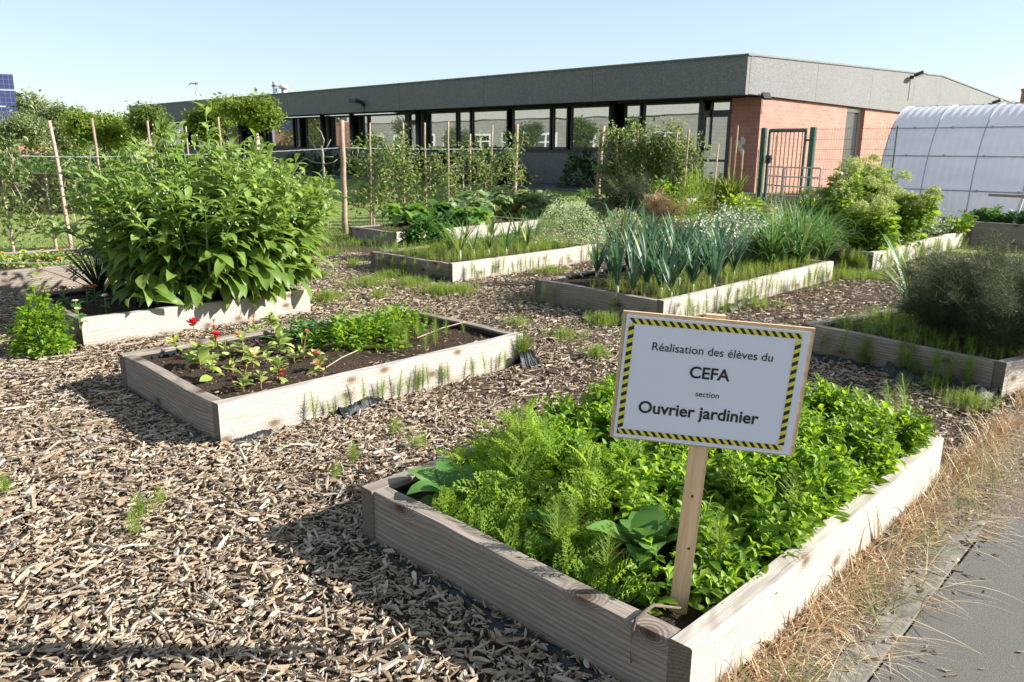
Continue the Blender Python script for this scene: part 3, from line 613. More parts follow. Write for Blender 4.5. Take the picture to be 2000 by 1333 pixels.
def raised_bed(key, A, B, D, h, label, soil_z, z0=0.0, mats=('board_lit', 'board_shade'), soil='soil', dimples=False, film=()):
    A, B, D = [np.array(q[:2], float) for q in (A, B, D)]; C_ = B + D - A
    root = (A[0], A[1], z0); r = thing('raised_bed', label, 'raised bed', root)
    u = (D-A)/np.linalg.norm(D-A); v = (B-A)/np.linalg.norm(B-A)
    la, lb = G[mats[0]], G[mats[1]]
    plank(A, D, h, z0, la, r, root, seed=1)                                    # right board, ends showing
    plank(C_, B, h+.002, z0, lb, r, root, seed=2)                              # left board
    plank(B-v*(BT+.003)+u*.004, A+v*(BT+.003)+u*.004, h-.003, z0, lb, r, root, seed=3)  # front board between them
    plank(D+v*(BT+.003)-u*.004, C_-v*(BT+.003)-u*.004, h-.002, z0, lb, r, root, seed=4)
    a, b_, c, d = A+(u+v)*BT, B+(u-v)*BT, C_-(u+v)*BT, D+(v-u)*BT
    P = lambda s, q: a + (d-a)*s + (b_-a)*q
    X = MB(); n, k = 40, 28; S, Q = np.meshgrid(np.linspace(-.01, 1.01, n), np.linspace(-.015, 1.015, k), indexing='ij')
    xy = a + S[..., None]*(d-a) + Q[..., None]*(b_-a); zz = soil_z + .018*np.sin(S*9+Q*4) * np.cos(Q*11) + rng.normal(0, .006, S.shape)
    i = np.arange(n-1)[:, None]*k; j = np.arange(k-1)[None, :]
    X.add(np.concatenate([xy, zz[..., None]], -1).reshape(-1, 3) - root, np.stack([i+j, i+k+j, i+k+j+1, i+j+1], -1).reshape(-1, 4)); X.build('soil', G[soil], r, True)
    X = MB(); lt = .006                                                       # membrane lining the inside of the boards
    w = [a+(u+v)*.003, d+(v-u)*.003, c-(u+v)*.003, b_+(u-v)*.003]
    for p0, p1 in zip(w, w[1:]+w[:1]):
        L = np.linalg.norm(p1-p0); tt = (p1-p0)/L; nn = np.array([-tt[1], tt[0]]); z1 = z0+h-.02
        X.add([(*(p0-root[:2]), -.02), (*(p1-root[:2]), -.02), (*(p1-root[:2]), z1-z0), (*(p0-root[:2]), z1-z0), (*(p0+nn*lt-root[:2]), -.02), (*(p1+nn*lt-root[:2]), -.02), (*(p1+nn*lt-root[:2]), z1-z0), (*(p0+nn*lt-root[:2]), z1-z0)], [(4, 5, 6, 7), (0, 3, 2, 1), (2, 3, 7, 6)])
        if dimples:
            th = np.linspace(0, 2*np.pi, 7)[:-1]
            for s_ in np.arange(.1, L-.1, .05):
                for zz_ in (z1-z0-.022, z1-z0-.055):
                    c0 = p0-root[:2]+tt*s_+nn*lt; ring = [(*(c0+tt*.014*math.cos(q)), zz_+.014*math.sin(q)) for q in th]; tip = [(*(c0+nn*.009+tt*.007*math.cos(q)), zz_+.007*math.sin(q)) for q in th]
                    X.add(ring+tip, [(k2, (k2+1) % 6, 6+(k2+1) % 6, 6+k2) for k2 in range(6)] + [tuple(range(6, 12))])
    X.build('liner', G['liner'], r)
    for f0, f1, out_w in film:                                                # weed membrane showing under the boards: (side, from, to)
        pass
    BEDS[key] = dict(A=A, B=B, C=C_, D=D, u=u, v=v, P=P, z=soil_z, top=z0+h, z0=z0, root=r, L=np.linalg.norm(d-a), W=np.linalg.norm(b_-a)); return r
def film_strip(key, side, s0, s1, wid, lift=.02, name='weed_membrane', seed=1):
    """crumpled black membrane showing along the foot of a bed's board"""
    q = BEDS[key]; p0, p1, out = (q['A'], q['B'], -q['u']) if side == 'front' else (q['A'], q['D'], -q['v'])
    g = np.random.default_rng(seed); n, k = 40, 6; V = []
    for s in np.linspace(s0, s1, n):
        wv = wid*(.75+.35*math.sin(s*23+seed)+g.uniform(-.12, .12))
        for j in range(k):
            f = j/(k-1); pt = p0+(p1-p0)*s + out*(.006+wv*f)
            V.append((*pt, terrain(*pt)+.012+lift*math.sin(f*math.pi)*(.6+.8*math.sin(s*31+j)**2)+g.uniform(0, .008) - .012*f))
    i = np.arange(n-1)[:, None]*k; j = np.arange(k-1)[None, :]; root = np.array(q['root'].location)
    b = MB(); b.add(np.array(V)-root, np.stack([i+j, i+k+j, i+k+j+1, i+j+1], -1).reshape(-1, 4)); b.build(name, G['film'], q['root'], True)
h = .244
raised_bed('b1', at(1353, 1272, h), at(705, 951, h), at(1847, 856, h), h, 'raised timber bed nearest the camera, full of mint, with the sign in it', .165, dimples=True)
raised_bed('b2', at(426, 792, h), at(232, 692, h), at(1022, 652, h), h, 'raised timber bed with dahlias on bare dark soil and a pale knotty side board', .185, dimples=True)
raised_bed('comfrey', (1.952, 6.704), at(38, 576, h), at(605, 565, h), h, 'raised timber bed under the big comfrey clump at the left', .19)
raised_bed('b4', at(1297, 589, h), at(1045, 546, h), at(1628, 511, h), h, 'raised timber bed planted with blue green leeks', .19)
raised_bed('b3', at(884, 516, h), at(724, 492, h), at(1166, 478, h), h, 'raised timber bed with young garlic and a pale flowering mound', .2)
raised_bed('b5', at(1967, 711, h), at(1566, 632, h), at(2240, 640, h), h, 'shaded raised timber bed with the large bronze fennel at the right edge', .2)
raised_bed('b7', (7.97, 10.35), (7.97, 11.73), (11.6, 10.35), h, 'raised timber bed with rhubarb and silvery cardoons behind the garlic bed', .2)
q = at(1707, 494, .27)
raised_bed('b6', q, at(1650, 489, .27), (q[0]+4.3, q[1]-.02), .27, 'raised timber bed with the yellow green lovage in flower', .22)
raised_bed('b8', (13.9, 9.35), (13.9, 11.05), (16.6, 9.35), .28, 'far raised bed with herbs and iris below the glass door', .52, z0=.29)
raised_bed('b0', (1.0, 9.8), (1.0, 11.5), (3.6, 9.8), .27, 'shaded raised bed with marigolds at the left edge, behind the comfrey bed', .2, mats=('board_shade', 'board_shade'))
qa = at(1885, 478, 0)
raised_bed('b9', (qa[0], qa[1]-2.4), (qa[0], qa[1]), (qa[0]+1.3, qa[1]-2.4), .42, 'dark shaded raised bed with a trellis in front of the polytunnel', .36, mats=('board_shade', 'board_shade'))
film_strip('b1', 'front', .05, .98, .07, .015, seed=3); film_strip('b2', 'front', .0, .98, .06, .015, seed=5); film_strip('b2', 'right', .02, .12, .07, .03, seed=6); film_strip('b2', 'right', .30, .44, .11, .05, seed=8)
film_strip('b2', 'right', .955, 1.02, .14, .09, seed=9); film_strip('b3', 'front', .0, .25, .12, .06, seed=11); film_strip('b5', 'front', .0, .5, .25, .07, seed=12); film_strip('b5', 'front', .5, .9, .12, .03, seed=13)
film_strip('b4', 'right', .28, .46, .1, .05, seed=14); film_strip('b4', 'right', .0, .12, .07, .03, seed=15); film_strip('comfrey', 'front', .5, 1, .1, .03, seed=16)
# twisted root hanging over the front board of the nearest bed
q = BEDS['b1']; a0 = q['A']+q['v']*.19; r0 = np.array([*a0, .25])
b = MB(); pts = [np.array([*(a0+q['u']*.22-q['v']*.02), .20]), np.array([*(a0+q['u']*.09+q['v']*.0), .262]), np.array([*(a0+q['u']*.0), .258]), np.array([*(a0-q['u']*.014), .235]), np.array([*(a0-q['u']*.016+q['v']*.004), .17]), np.array([*(a0-q['u']*.014), .115])]
b.tube(np.array(pts)-r0, [.004, .006, .0065, .006, .005, .003], 7); o = b.build('dry_root', G['bark'], None, True, r0)
tag(o, 'dark twisted dry root hanging over the front board by the sign post', 'root')

# ================================================================ BARK CHIPS
mt, t, p, o_ = new_mat('bark chips'); v = tint_of(t)
c = ramp(t, v, [(0, (.07, .045, .03)), (.2, (.175, .118, .075)), (.42, (.28, .208, .14)), (.62, (.385, .305, .22)), (.78, (.32, .285, .245)), (.9, (.46, .38, .285)), (1, (.55, .48, .385))])
n = noise(t, coords(t), 120, 4); big = noise(t, coords(t), 1.3, 5, .6); c = mix(t, ramp(t, big, [(.40, (.42, .42, .42)), (.58, (0, 0, 0))]), c, mix(t, .5, c, (.10, .075, .055)))
c = mix(t, .6, c, mix(t, n, (.2, .2, .2), (.8, .8, .8)), 'OVERLAY'); t.links.new(c, p.inputs['Base Color']); p.inputs['Roughness'].default_value = .9; p.inputs['Specular IOR Level'].default_value = .15
bump(t, p, n, .5, .004); G['chips'] = mt
def chip(g):
    n = 3; xs = np.linspace(-.5, .5, n+1); V = []; bend = g.uniform(-.12, .12); tw = g.uniform(-.5, .5); w0 = g.uniform(.08, .2)*(1.7 if g.uniform() < .35 else 1); hz = g.uniform(.03, .08)
    for i, x in enumerate(xs):
        wd = w0*(1-abs(x)*g.uniform(.5, 1.5))*g.uniform(.8, 1.15); wd = max(wd, .025); a = tw*x
        for yy, z in ((-wd, -hz), (wd, -hz*.8), (wd*.8, hz), (-wd*.85, hz*.8)):
            V.append((x+g.uniform(-.05, .05), yy*math.cos(a)-z*math.sin(a)+bend*(1-4*x*x), yy*math.sin(a)+z*math.cos(a)))
    F = [(i*4+j, i*4+(j+1) % 4, i*4+4+(j+1) % 4, i*4+4+j) for i in range(n) for j in range(4)] + [(3, 2, 1, 0), (n*4, n*4+1, n*4+2, n*4+3)]
    return np.array(V), np.array(F)
def in_beds(P, pad=.0, keys=None):
    bad = np.zeros(len(P), bool)
    for k, q in BEDS.items():
        d = P[:, :2]-q['A']; L = np.linalg.norm(q['D']-q['A']); W_ = np.linalg.norm(q['B']-q['A'])
        s, w_ = d@q['u'], d@q['v']; bad |= (s > -pad) & (s < L+pad) & (w_ > -pad) & (w_ < W_+pad)
    return bad
def in_view(P, m=60):
    d = P-CAM; z = d@fw; x = W/2+F_PX*(d@rt)/np.maximum(z, .05); y = H/2-F_PX*(d@up)/np.maximum(z, .05)
    return (z > .1) & (x > -m-200) & (x < W+m+200) & (y > -m) & (y < H+m+200)
def ground_points(dens, x0, x1, y0, y1, pad=0.0):
    n = int(dens*(x1-x0)*(y1-y0)); P = np.stack([rng.uniform(x0, x1, n), rng.uniform(y0, y1, n), np.zeros(n)], -1)
    P[:, 2] = terrain(P[:, 0], P[:, 1]); return P[~in_beds(P, pad) & in_view(P)]
cb = MB(); g = np.random.default_rng(3)
zones = [((.2, 3.4, .85, 5.4), 1700, (.008, .034)), ((-.6, 7.0, .85, 9.8), 380, (.012, .04)), ((.2, 3.2, .85, 5.2), 2700, (.013, .078)), ((-.6, 3.2, 5.2, 9.8), 1500, (.016, .07)), ((3.2, 7.0, .85, 10.2), 1200, (.018, .075)), ((7.0, 13.5, .85, 9.8), 330, (.026, .1))]
temps = [chip(g) for _ in range(16)]
for (x0, x1, y0, y1), dens, (s0, s1) in zones:
    P = ground_points(dens, x0, x1, y0, y1, .004); n = len(P)
    s = s0 + (s1-s0)*g.beta(1.3, 2.6, n); which = g.integers(0, 16, n)
    P[:, 2] += g.uniform(-.004, .034, n)
    az = g.uniform(0, 2*np.pi, n); el = g.normal(0, .17, n); ro = g.normal(0, .38, n); tt = np.clip(g.normal(.55, .22, n), 0, 1)
    for k in range(16):
        i = which == k; cb.scatter(*temps[k], frames(az[i], el[i], ro[i], s[i]), P[i], tt[i])
P = ground_points(40, .3, 5, .85, 8, .01); n = len(P)          # long splinters
for k in range(16):
    i = np.arange(n) % 16 == k; M = frames(g.uniform(0, 6.3, i.sum()), g.normal(.05, .12, i.sum()), g.normal(0, .5, i.sum()), g.uniform(.06, .16, i.sum())); M[:, :, 1] *= .42; M[:, :, 2] *= .5
    cb.scatter(*temps[k], M, P[i]+[0, 0, .028], np.clip(g.normal(.62, .25, i.sum()), 0, 1))
o = cb.build('bark_chips', G['chips']); tag(o, 'pale weathered bark chips covering the ground between the beds', 'bark chips', kind='stuff')
# small crumbs and stones on the soil of the dahlia bed
q = BEDS['b2']; b = MB(); n = 900; s = g.uniform(0, 1, n); w_ = g.uniform(0, 1, n); xy = q['A']+(q['u']*BT+q['v']*BT)+s[:, None]*q['u']*q['L']+w_[:, None]*q['v']*q['W']
for k in range(16):
    i = np.arange(n) % 16 == k; b.scatter(*temps[k], frames(g.uniform(0, 6.3, i.sum()), g.normal(0, .3, i.sum()), g.normal(0, .5, i.sum()), g.uniform(.012, .04, i.sum())), np.concatenate([xy[i], np.full((i.sum(), 1), q['z']+.008)], 1), np.clip(g.normal(.25, .15, i.sum()), 0, 1))
tag(b.build('soil_crumbs', G['chips']), 'brown crumbs and bits scattered on the dahlia bed soil', 'soil crumbs', kind='stuff')

# ================================================================ THE SIGN
base = at(1325, 1205, .165); az_n = R(218.0); nrm = np.array([math.cos(az_n), math.sin(az_n), 0])
cs = []
for px, py in ((1215, 607), (1587, 642), (1555, 892), (1194, 854)):
    d = ray(px, py); tt = ((base-CAM)@nrm)/(d@nrm); cs.append(CAM+d*tt)
TL, TR_, BR, BL = cs; ctr = sum(cs)/4; u_ = (TR_-TL+BR-BL); u_ -= nrm*(u_@nrm); u_ /= np.linalg.norm(u_); v_ = np.cross(nrm, u_)
SW, SH = (np.linalg.norm(TR_-TL)+np.linalg.norm(BR-BL))/2, (np.linalg.norm(TL-BL)+np.linalg.norm(TR_-BR))/2
r = thing('sign', 'white sign with yellow and black striped border on a wooden stake in the mint bed', 'sign', base)
def on_sign(b, name, mat):
    o = b.build(name, mat, r); M4 = Matrix.Identity(4)
    for i in range(3): M4[i][0] = u_[i]; M4[i][1] = v_[i]; M4[i][2] = nrm[i]; M4[i][3] = (ctr-base)[i]
    o.matrix_local = M4; return o
G['ply'] = plain('raw plywood', (.52, .36, .22), .75, .2, var=.2, vs=40); mt, t, p, o_ = new_mat('planed lath'); v = coords(t, (3, 60, 60)); n1 = noise(t, v, 1.0, 4, .6, .6); t.links.new(ramp(t, n1, [(.3, (.50, .30, .15)), (.55, (.66, .44, .25)), (.75, (.72, .50, .30))]), p.inputs['Base Color']); p.inputs['Roughness'].default_value = .7; G['lath'] = mt
hw, hh = SW/2, SH/2
b = MB(); b.box(-hw, hw, -hh, hh, -.012, 0); on_sign(b, 'board', G['ply'])
mt, t, p, o_ = new_mat('laminated paper'); p.inputs['Base Color'].default_value = (.66, .65, .75, 1); p.inputs['Roughness'].default_value = .4; p.inputs['Coat Weight'].default_value = .6; p.inputs['Coat Roughness'].default_value = .12
n1 = noise(t, coords(t, (9, 2, 1)), 1.2, 3); bump(t, p, n1, .12, .01)
kx = SW/372.0; px0, px1, py0, py1 = -hw+7*kx, hw-9*kx, -hh+3*kx, hh-7*kx
b = MB(); b.box(px0, px1, py0, py1, .0015, .004); on_sign(b, 'paper', mt)
# striped border: real slanted stripes, yellow and black
bx0, bx1, by0, by1 = px0+6*kx, px1-14*kx, py0+8*kx, py1-5*kx; bw = 11*kx
yb, kb = MB(), MB()
G['hazard_yellow'] = plain('printed yellow', (.68, .56, .05), .4, .4, var=.04); G['ink'] = plain('printed black', (.018, .016, .016), .4, .4, var=.05)
def stripes(P0, d1, d2, L, n, slant):
    st = L/n
    for k in range(n):
        for q_, mb_ in ((0, kb), (.5, yb)):
            a = k*st+q_*st; e = a+st*.5
            pts = [(a, 0), (e, 0), (e+slant, bw), (a+slant, bw)]; pts = [(min(max(x, 0), L), y) for x, y in pts]
            if pts[1][0]-pts[0][0] < 1e-5 and pts[2][0]-pts[3][0] < 1e-5: continue
            V = [(*(np.array(P0)+np.array(d1)*x+np.array(d2)*y), .0052) for x, y in pts]; nz = np.cross(np.array(V[1])-V[0], np.array(V[2])-V[0])[2] + np.cross(np.array(V[2])-V[0], np.array(V[3])-V[0])[2]
            mb_.add(V, [(0, 1, 2, 3) if nz > 0 else (3, 2, 1, 0)])
stripes((bx0, by1), (1, 0), (0, -1), bx1-bx0, 22, 9*kx); stripes((bx0, by0), (1, 0), (0, 1), bx1-bx0, 22, -9*kx)
stripes((bx0, by0+bw), (0, 1), (1, 0), by1-by0-2*bw, 13, 6*kx); stripes((bx1, by0+bw), (0, 1), (-1, 0), by1-by0-2*bw, 13, -6*kx)
on_sign(yb, 'border_stripes', G['hazard_yellow']); on_sign(kb, 'border_stripes', G['ink'])
def lettering(txt, cx, cy, width, bold, name='lettering'):
    cu = bpy.data.curves.new('lettering', 'FONT'); cu.body = txt; cu.align_x = 'CENTER'; cu.align_y = 'CENTER'; cu.size = 1.0; cu.offset = bold
    tmp = bpy.data.objects.new('tmp', cu); col.objects.link(tmp); dg = bpy.context.evaluated_depsgraph_get(); me = bpy.data.meshes.new_from_object(tmp.evaluated_get(dg)); bpy.data.objects.remove(tmp)
    co = np.empty(len(me.vertices)*3); me.vertices.foreach_get('co', co); co = co.reshape(-1, 3); wd = np.ptp(co[:, 0]); s = width/wd
    co[:, 0] = (co[:, 0]-(co[:, 0].max()+co[:, 0].min())/2)*s + cx; co[:, 1] = co[:, 1]*s + cy; co[:, 2] = .0052
    me.vertices.foreach_set('co', co.ravel()); me.materials.clear(); me.materials.append(G['ink']); me.update()
    o = bpy.data.objects.new(name, me); col.objects.link(o); o.parent = r; M4 = Matrix.Identity(4)
    for i in range(3): M4[i][0] = u_[i]; M4[i][1] = v_[i]; M4[i][2] = nrm[i]; M4[i][3] = (ctr-base)[i]
    o.matrix_local = M4
def sp_(px, py):                          # photo point -> position on the sign
    d = ray(px, py); P_ = CAM+d*(((base-CAM)@nrm)/(d@nrm)) - ctr; return float(P_@u_), float(P_@v_)
for txt, (xa, ya), (xb, yb_), bold in (('Réalisation des élèves du', (1274, 676), (1509, 700), .006), ('CEFA', (1347, 726), (1425, 736), .022), ('section', (1358, 769), (1404, 773), .006), ('Ouvrier jardinier', (1247, 795), (1481, 818), .022)):
    a_, b2 = sp_(xa, ya), sp_(xb, yb_); lettering(txt, (a_[0]+b2[0])/2, (a_[1]+b2[1])/2, math.hypot(b2[0]-a_[0], b2[1]-a_[1]), bold)
# stake behind the board
tp = ctr + v_*(hh*1.02) ; bt = base + np.array([0, 0, -.15]); ax_ = tp-bt; top_c = ctr - nrm*.03 + v_*(hh+.004)
d = ray(1368, 872); P_ = CAM+d*(((base-CAM)@nrm)/(d@nrm)); d1 = (P_-base); d1 /= np.linalg.norm(d1)
d0 = ray(1400, 618); Pt = CAM+d0*(((base-CAM)@nrm)/(d0@nrm)); Lp = np.linalg.norm(Pt-base)+.2
wv = np.cross(d1, nrm); wv /= np.linalg.norm(wv); b = MB(); pw = 17*m_per_px(base)
b.box(0, Lp, -pw, pw, -.011, .011)
o = b.build('stake', G['lath'], r); M4 = Matrix.Identity(4); n2 = np.cross(d1, wv)
for i in range(3): M4[i][0] = d1[i]; M4[i][1] = wv[i]; M4[i][2] = n2[i]; M4[i][3] = (-d1*.2 - nrm*.0245)[i]
o.matrix_local = M4
b = MB()
for s_, w_ in ((.33, .25), (.58, -.1)):
    c0 = -nrm*.0133 + d1*(Lp*s_*.6) + wv*pw*w_; th = np.linspace(0, 2*np.pi, 9)[:-1]; b.add([c0+(d1*math.cos(q)*1.3+wv*math.sin(q))*.0045 for q in th], [tuple(range(8))])
b.build('knot', plain('knot', (.12, .05, .03), .8), r)
# ================================================================ PLANTS
def bent(n, p, L, az, lean, curve=.0):
    t = np.linspace(0, 1, n); a = lean + curve*t; r_ = np.cumsum(np.sin(a))*L/n; z = np.cumsum(np.cos(a))*L/n
    return np.stack([p[0]+r_*math.cos(az), p[1]+r_*math.sin(az), p[2]+z], -1)
def loc_of(r): return np.array(r.location)
LF = {}
g = np.random.default_rng(21)
# ---- comfrey
root = np.array([3.40, 7.30, .19]); r = thing('comfrey', 'huge leafy comfrey clump with white bell flowers spilling over its bed', 'comfrey', root)
lv = [leaf(1, .31, 7, dr, .14, 1.0, .8, .035, .08, li) for dr, li in ((1.1, .3), (1.5, .4), (.8, .1), (1.9, .6), (1.4, .2))]
fb, sb, wb = MB(), MB(), MB()
bell = (np.array([(math.cos(a)*rr, math.sin(a)*rr, z) for z, rr in ((0, .25), (-.5, .4), (-1, .5)) for a in np.arange(5)*2*np.pi/5]), np.array([(i*5+j, i*5+(j+1) % 5, i*5+5+(j+1) % 5, i*5+5+j) for i in range(2) for j in range(5)]))
ns = 240
for k in range(ns):
    a = g.uniform(0, 2*np.pi); rr = math.sqrt(g.uniform(0, 1)); bx = np.array([rr*.7*math.cos(a), rr*.6*math.sin(a), 0])
    az = a + g.normal(0, .35); lean = rr*.55 + g.normal(0, .1); L = (1.72-.54*rr)*(1+.07*math.sin(a*3+1)+.05*math.sin(a*5))*g.uniform(.84, 1.01)
    P = bent(9, bx, L, az, lean*.55, lean*.9); sb.tube(P, np.linspace(.011, .004, 9), 5)
    m_ = 24; ts = np.linspace(.1, 1, m_) + g.uniform(-.02, .02, m_)
    pos = np.stack([np.interp(ts, np.linspace(0, 1, 9), P[:, j]) for j in range(3)], -1)
    la = az + np.arange(m_)*2.4 + g.normal(0, .4, m_); sz = np.interp(ts, [0, .35, .75, 1], [.31, .29, .21, .15])*g.uniform(.55, 1.3, m_)
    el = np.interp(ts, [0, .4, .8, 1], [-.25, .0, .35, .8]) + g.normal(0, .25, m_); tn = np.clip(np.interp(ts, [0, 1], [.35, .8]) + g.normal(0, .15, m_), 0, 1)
    for q in range(m_): fb.scatter(*lv[g.integers(0, 5)], frames([la[q]], [el[q]], [g.normal(0, .3)], [sz[q]]), pos[q:q+1], [tn[q]])
    for q in range(g.integers(0, 4)):
        pt = P[-1 - g.integers(0, 2)] + g.normal(0, .045, 3) + [0, 0, .01]; wb.scatter(*bell, frames([g.uniform(0, 6)], [g.normal(0, .3)], [0], [g.uniform(.010, .015)]), [pt], [g.uniform(.2, .9)])
for k in range(46):                       # broad basal leaves hanging over the sunlit side board
    px = g.uniform(250, 620); yb = -.62 + g.uniform(0, .12); xx = (px-158)/(605-158)*2.1+1.95-3.40
    fb.scatter(*lv[g.integers(0, 5)], frames([-math.pi/2 + g.normal(0, .6)], [g.uniform(-.3, .5)], [g.normal(0, .3)], [g.uniform(.26, .4)]), [(xx, yb+.06, g.uniform(.06, .4))], [g.uniform(.4, .85)])
sb.build('stem', G['stem'], r); fb.build('foliage', G['comfrey'], r, True); wb.build('flower', G['white_flower'], r)['kind'] = 'stuff'

# ---- beds full of low growth, each one mass
def bed_xy(key, s, w_): q = BEDS[key]; return q['A'] + (q['u']+q['v'])*BT + np.asarray(s)[..., None]*q['u']*q['L'] + np.asarray(w_)[..., None]*q['v']*q['W']
def feather(nn=9, wd=.34, n2=2):
    V, F = [], []
    def dia(p, d, L, w_, dz):
        d = np.array(d)/np.hypot(*d); n_ = np.array([-d[1], d[0]]); o = len(V)
        for q, r_, z in ((0, 0, 0), (.55, w_, dz*.6+.01), (1, 0, dz), (.55, -w_, dz*.6+.01)): V.append((p[0]+d[0]*L*q+n_[0]*r_, p[1]+d[1]*L*q+n_[1]*r_, p[2]+z))
        F.append((o, o+1, o+2, o+3))
    for i in range(nn):
        u_ = i/(nn-1); x = .16 + .8*u_; L = wd*math.sin(math.pi*min(.97, .15+.8*u_))**.7*.6 + .03
        for sgn in (-1, 1):
            dia((x, 0, 0), (.55, sgn), L, .026, .02)
            for k in range(1, n2+1): f0 = k/(n2+1); b0 = (x+.5*L*f0, sgn*L*.88*f0, .012); dia(b0, (1, sgn*.35), L*.42, .02, .025); dia(b0, (.1, sgn), L*.36, .018, -.01)
    dia((.9, 0, 0), (1, 0), .12, .03, .0); o = len(V); V += [(0, -.014, -.006), (.5, -.009, -.004), (1, 0, -.004), (.5, .009, -.004)]; F.append((o, o+1, o+2, o+3))
    V = np.array(V); V[:, 2] += .35*V[:, 0] - .5*V[:, 0]**2; return V, np.array(F)
FE = [feather(8, .36), feather(7, .44), feather(9, .3)]
def is_yarrow(s, w_): return (s < .40 + .12*np.sin(w_*7) ) & (w_ > .30 + .5*s) | (s < .13) & (w_ > .2)
q = BEDS['b1']
KEEP = [(at(1262, 1090, .2)[:2], .15), (at(888, 985, .17)[:2], .10), (at(1325, 1205, .165)[:2], .055)]
def clear_of(xy): return np.all([np.linalg.norm(xy-c_, axis=1) > r_ for c_, r_ in KEEP], axis=0)
b = MB(); n = 2800; s = g.uniform(.0, .62, n); w_ = g.uniform(.02, 1, n); ok = is_yarrow(s, w_) & ~((s < .12) & (w_ > .82)); s, w_ = s[ok], w_[ok]; xy = bed_xy('b1', s, w_); ok = clear_of(xy); s, w_, xy = s[ok], w_[ok], xy[ok]; n = len(s)
hump = np.clip((s-.01)/.22, .1, 1)*np.clip((w_-.1)/.2, .4, 1); cc_ = bed_xy('b1', g.uniform(0, .6, 45), g.uniform(.1, 1, 45)); dd = np.linalg.norm(xy[:, None]-cc_[None], axis=2); dm_ = dd.min(1); ctn = g.normal(0, .14, 45)[dd.argmin(1)]; z = q['z'] + hump*.215*g.uniform(.15, 1, n)*np.clip(1.15-(dm_/.12)**2*.6, .4, 1.2)
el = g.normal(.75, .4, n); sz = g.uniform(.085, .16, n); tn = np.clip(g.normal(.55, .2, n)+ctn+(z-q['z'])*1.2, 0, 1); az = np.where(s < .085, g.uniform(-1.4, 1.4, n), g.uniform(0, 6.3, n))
for k in range(3): i = np.arange(n) % 3 == k; b.scatter(*FE[k], frames(az[i], el[i], g.normal(0, .4, i.sum()), sz[i]), np.concatenate([xy[i], z[i, None]], 1), tn[i])
tag(b.build('yarrow', G['yarrow'], None, False), 'bright feathery yarrow leaves filling the front left of the nearest bed', 'yarrow', kind='stuff')
ML = [leaf(1, .5, 4, .7, .22, .85, .75, .0, .06, .15), leaf(1, .44, 4, 1.1, .28, .85, .75, .04, .06, .3), leaf(1, .5, 4, .4, .16, .85, .7, .0, .06, .0)]
b, sb = MB(), MB(); n = 3000; s = g.uniform(.01, 1.01, n); w_ = g.uniform(.0, 1.01, n); ok = ~is_yarrow(s, w_) & ~((s < .035)) & ~((s < .08) & (w_ < .1)); s, w_ = s[ok], w_[ok]
xy = bed_xy('b1', s, w_); ok = clear_of(xy); s, w_, xy = s[ok], w_[ok], xy[ok]; edge = np.clip(np.minimum.reduce([s*6+.25, (w_+.12)*6, (1.1-w_)*6]), .45, 1)
cc_ = bed_xy('b1', g.uniform(0, 1, 85), g.uniform(0, 1, 85)); dd = np.linalg.norm(xy[:, None]-cc_[None], axis=2); cid = dd.argmin(1); dm_ = dd.min(1); ctint = g.normal(0, .13, 85); chh = g.uniform(.85, 1.2, 85)
hgt = edge*(.165 + .08*np.clip(s*1.4, 0, 1))*np.clip((1.06-s)*6+.25, .6, 1)*np.clip(1.12-(dm_/.13)**2*.5, .5, 1.15)*chh[cid]*g.uniform(.8, 1.1, len(s))
for k in range(len(s)):
    az0 = g.uniform(0, 6.3); P = bent(5, (*xy[k], q['z']), hgt[k], az0 if w_[k] > .08 else -math.pi/2+g.normal(0, .5), g.uniform(0, .2)+(.1 if w_[k] < .08 else 0), g.uniform(-.1, .35)); m_ = max(3, int(hgt[k]/.03))
    ts = np.linspace(.3, 1, m_); pos = np.stack([np.interp(ts, np.linspace(0, 1, 5), P[:, j]) for j in range(3)], -1); pos = np.repeat(pos, 2, 0)
    la = az0 + np.repeat(np.arange(m_)*1.57, 2) + np.tile([0, math.pi], m_) + g.normal(0, .3, 2*m_); tt = np.repeat(ts, 2)
    el = np.interp(tt, [.3, .85, 1], [.0, .3, .95]) + g.normal(0, .25, 2*m_); sz = np.interp(tt, [.3, .7, 1], [.054, .062, .038])*g.uniform(.55, 1.35, 2*m_)
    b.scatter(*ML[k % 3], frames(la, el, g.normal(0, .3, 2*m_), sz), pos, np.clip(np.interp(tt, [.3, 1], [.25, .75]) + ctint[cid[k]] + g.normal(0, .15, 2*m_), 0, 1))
    if k % 2: sb.tube(P, .0022, 3, cap=False)
b.tube([(0, 0, -1), (0, 0, -1.001)], .0001, 3)
tag(b.build('mint', G['mint'], None, True), 'dense bright green mint filling the back and right of the nearest bed', 'mint', kind='stuff')
mo = bpy.data.objects['mint']; so_ = sb.build('stem', G['stem'], mo)

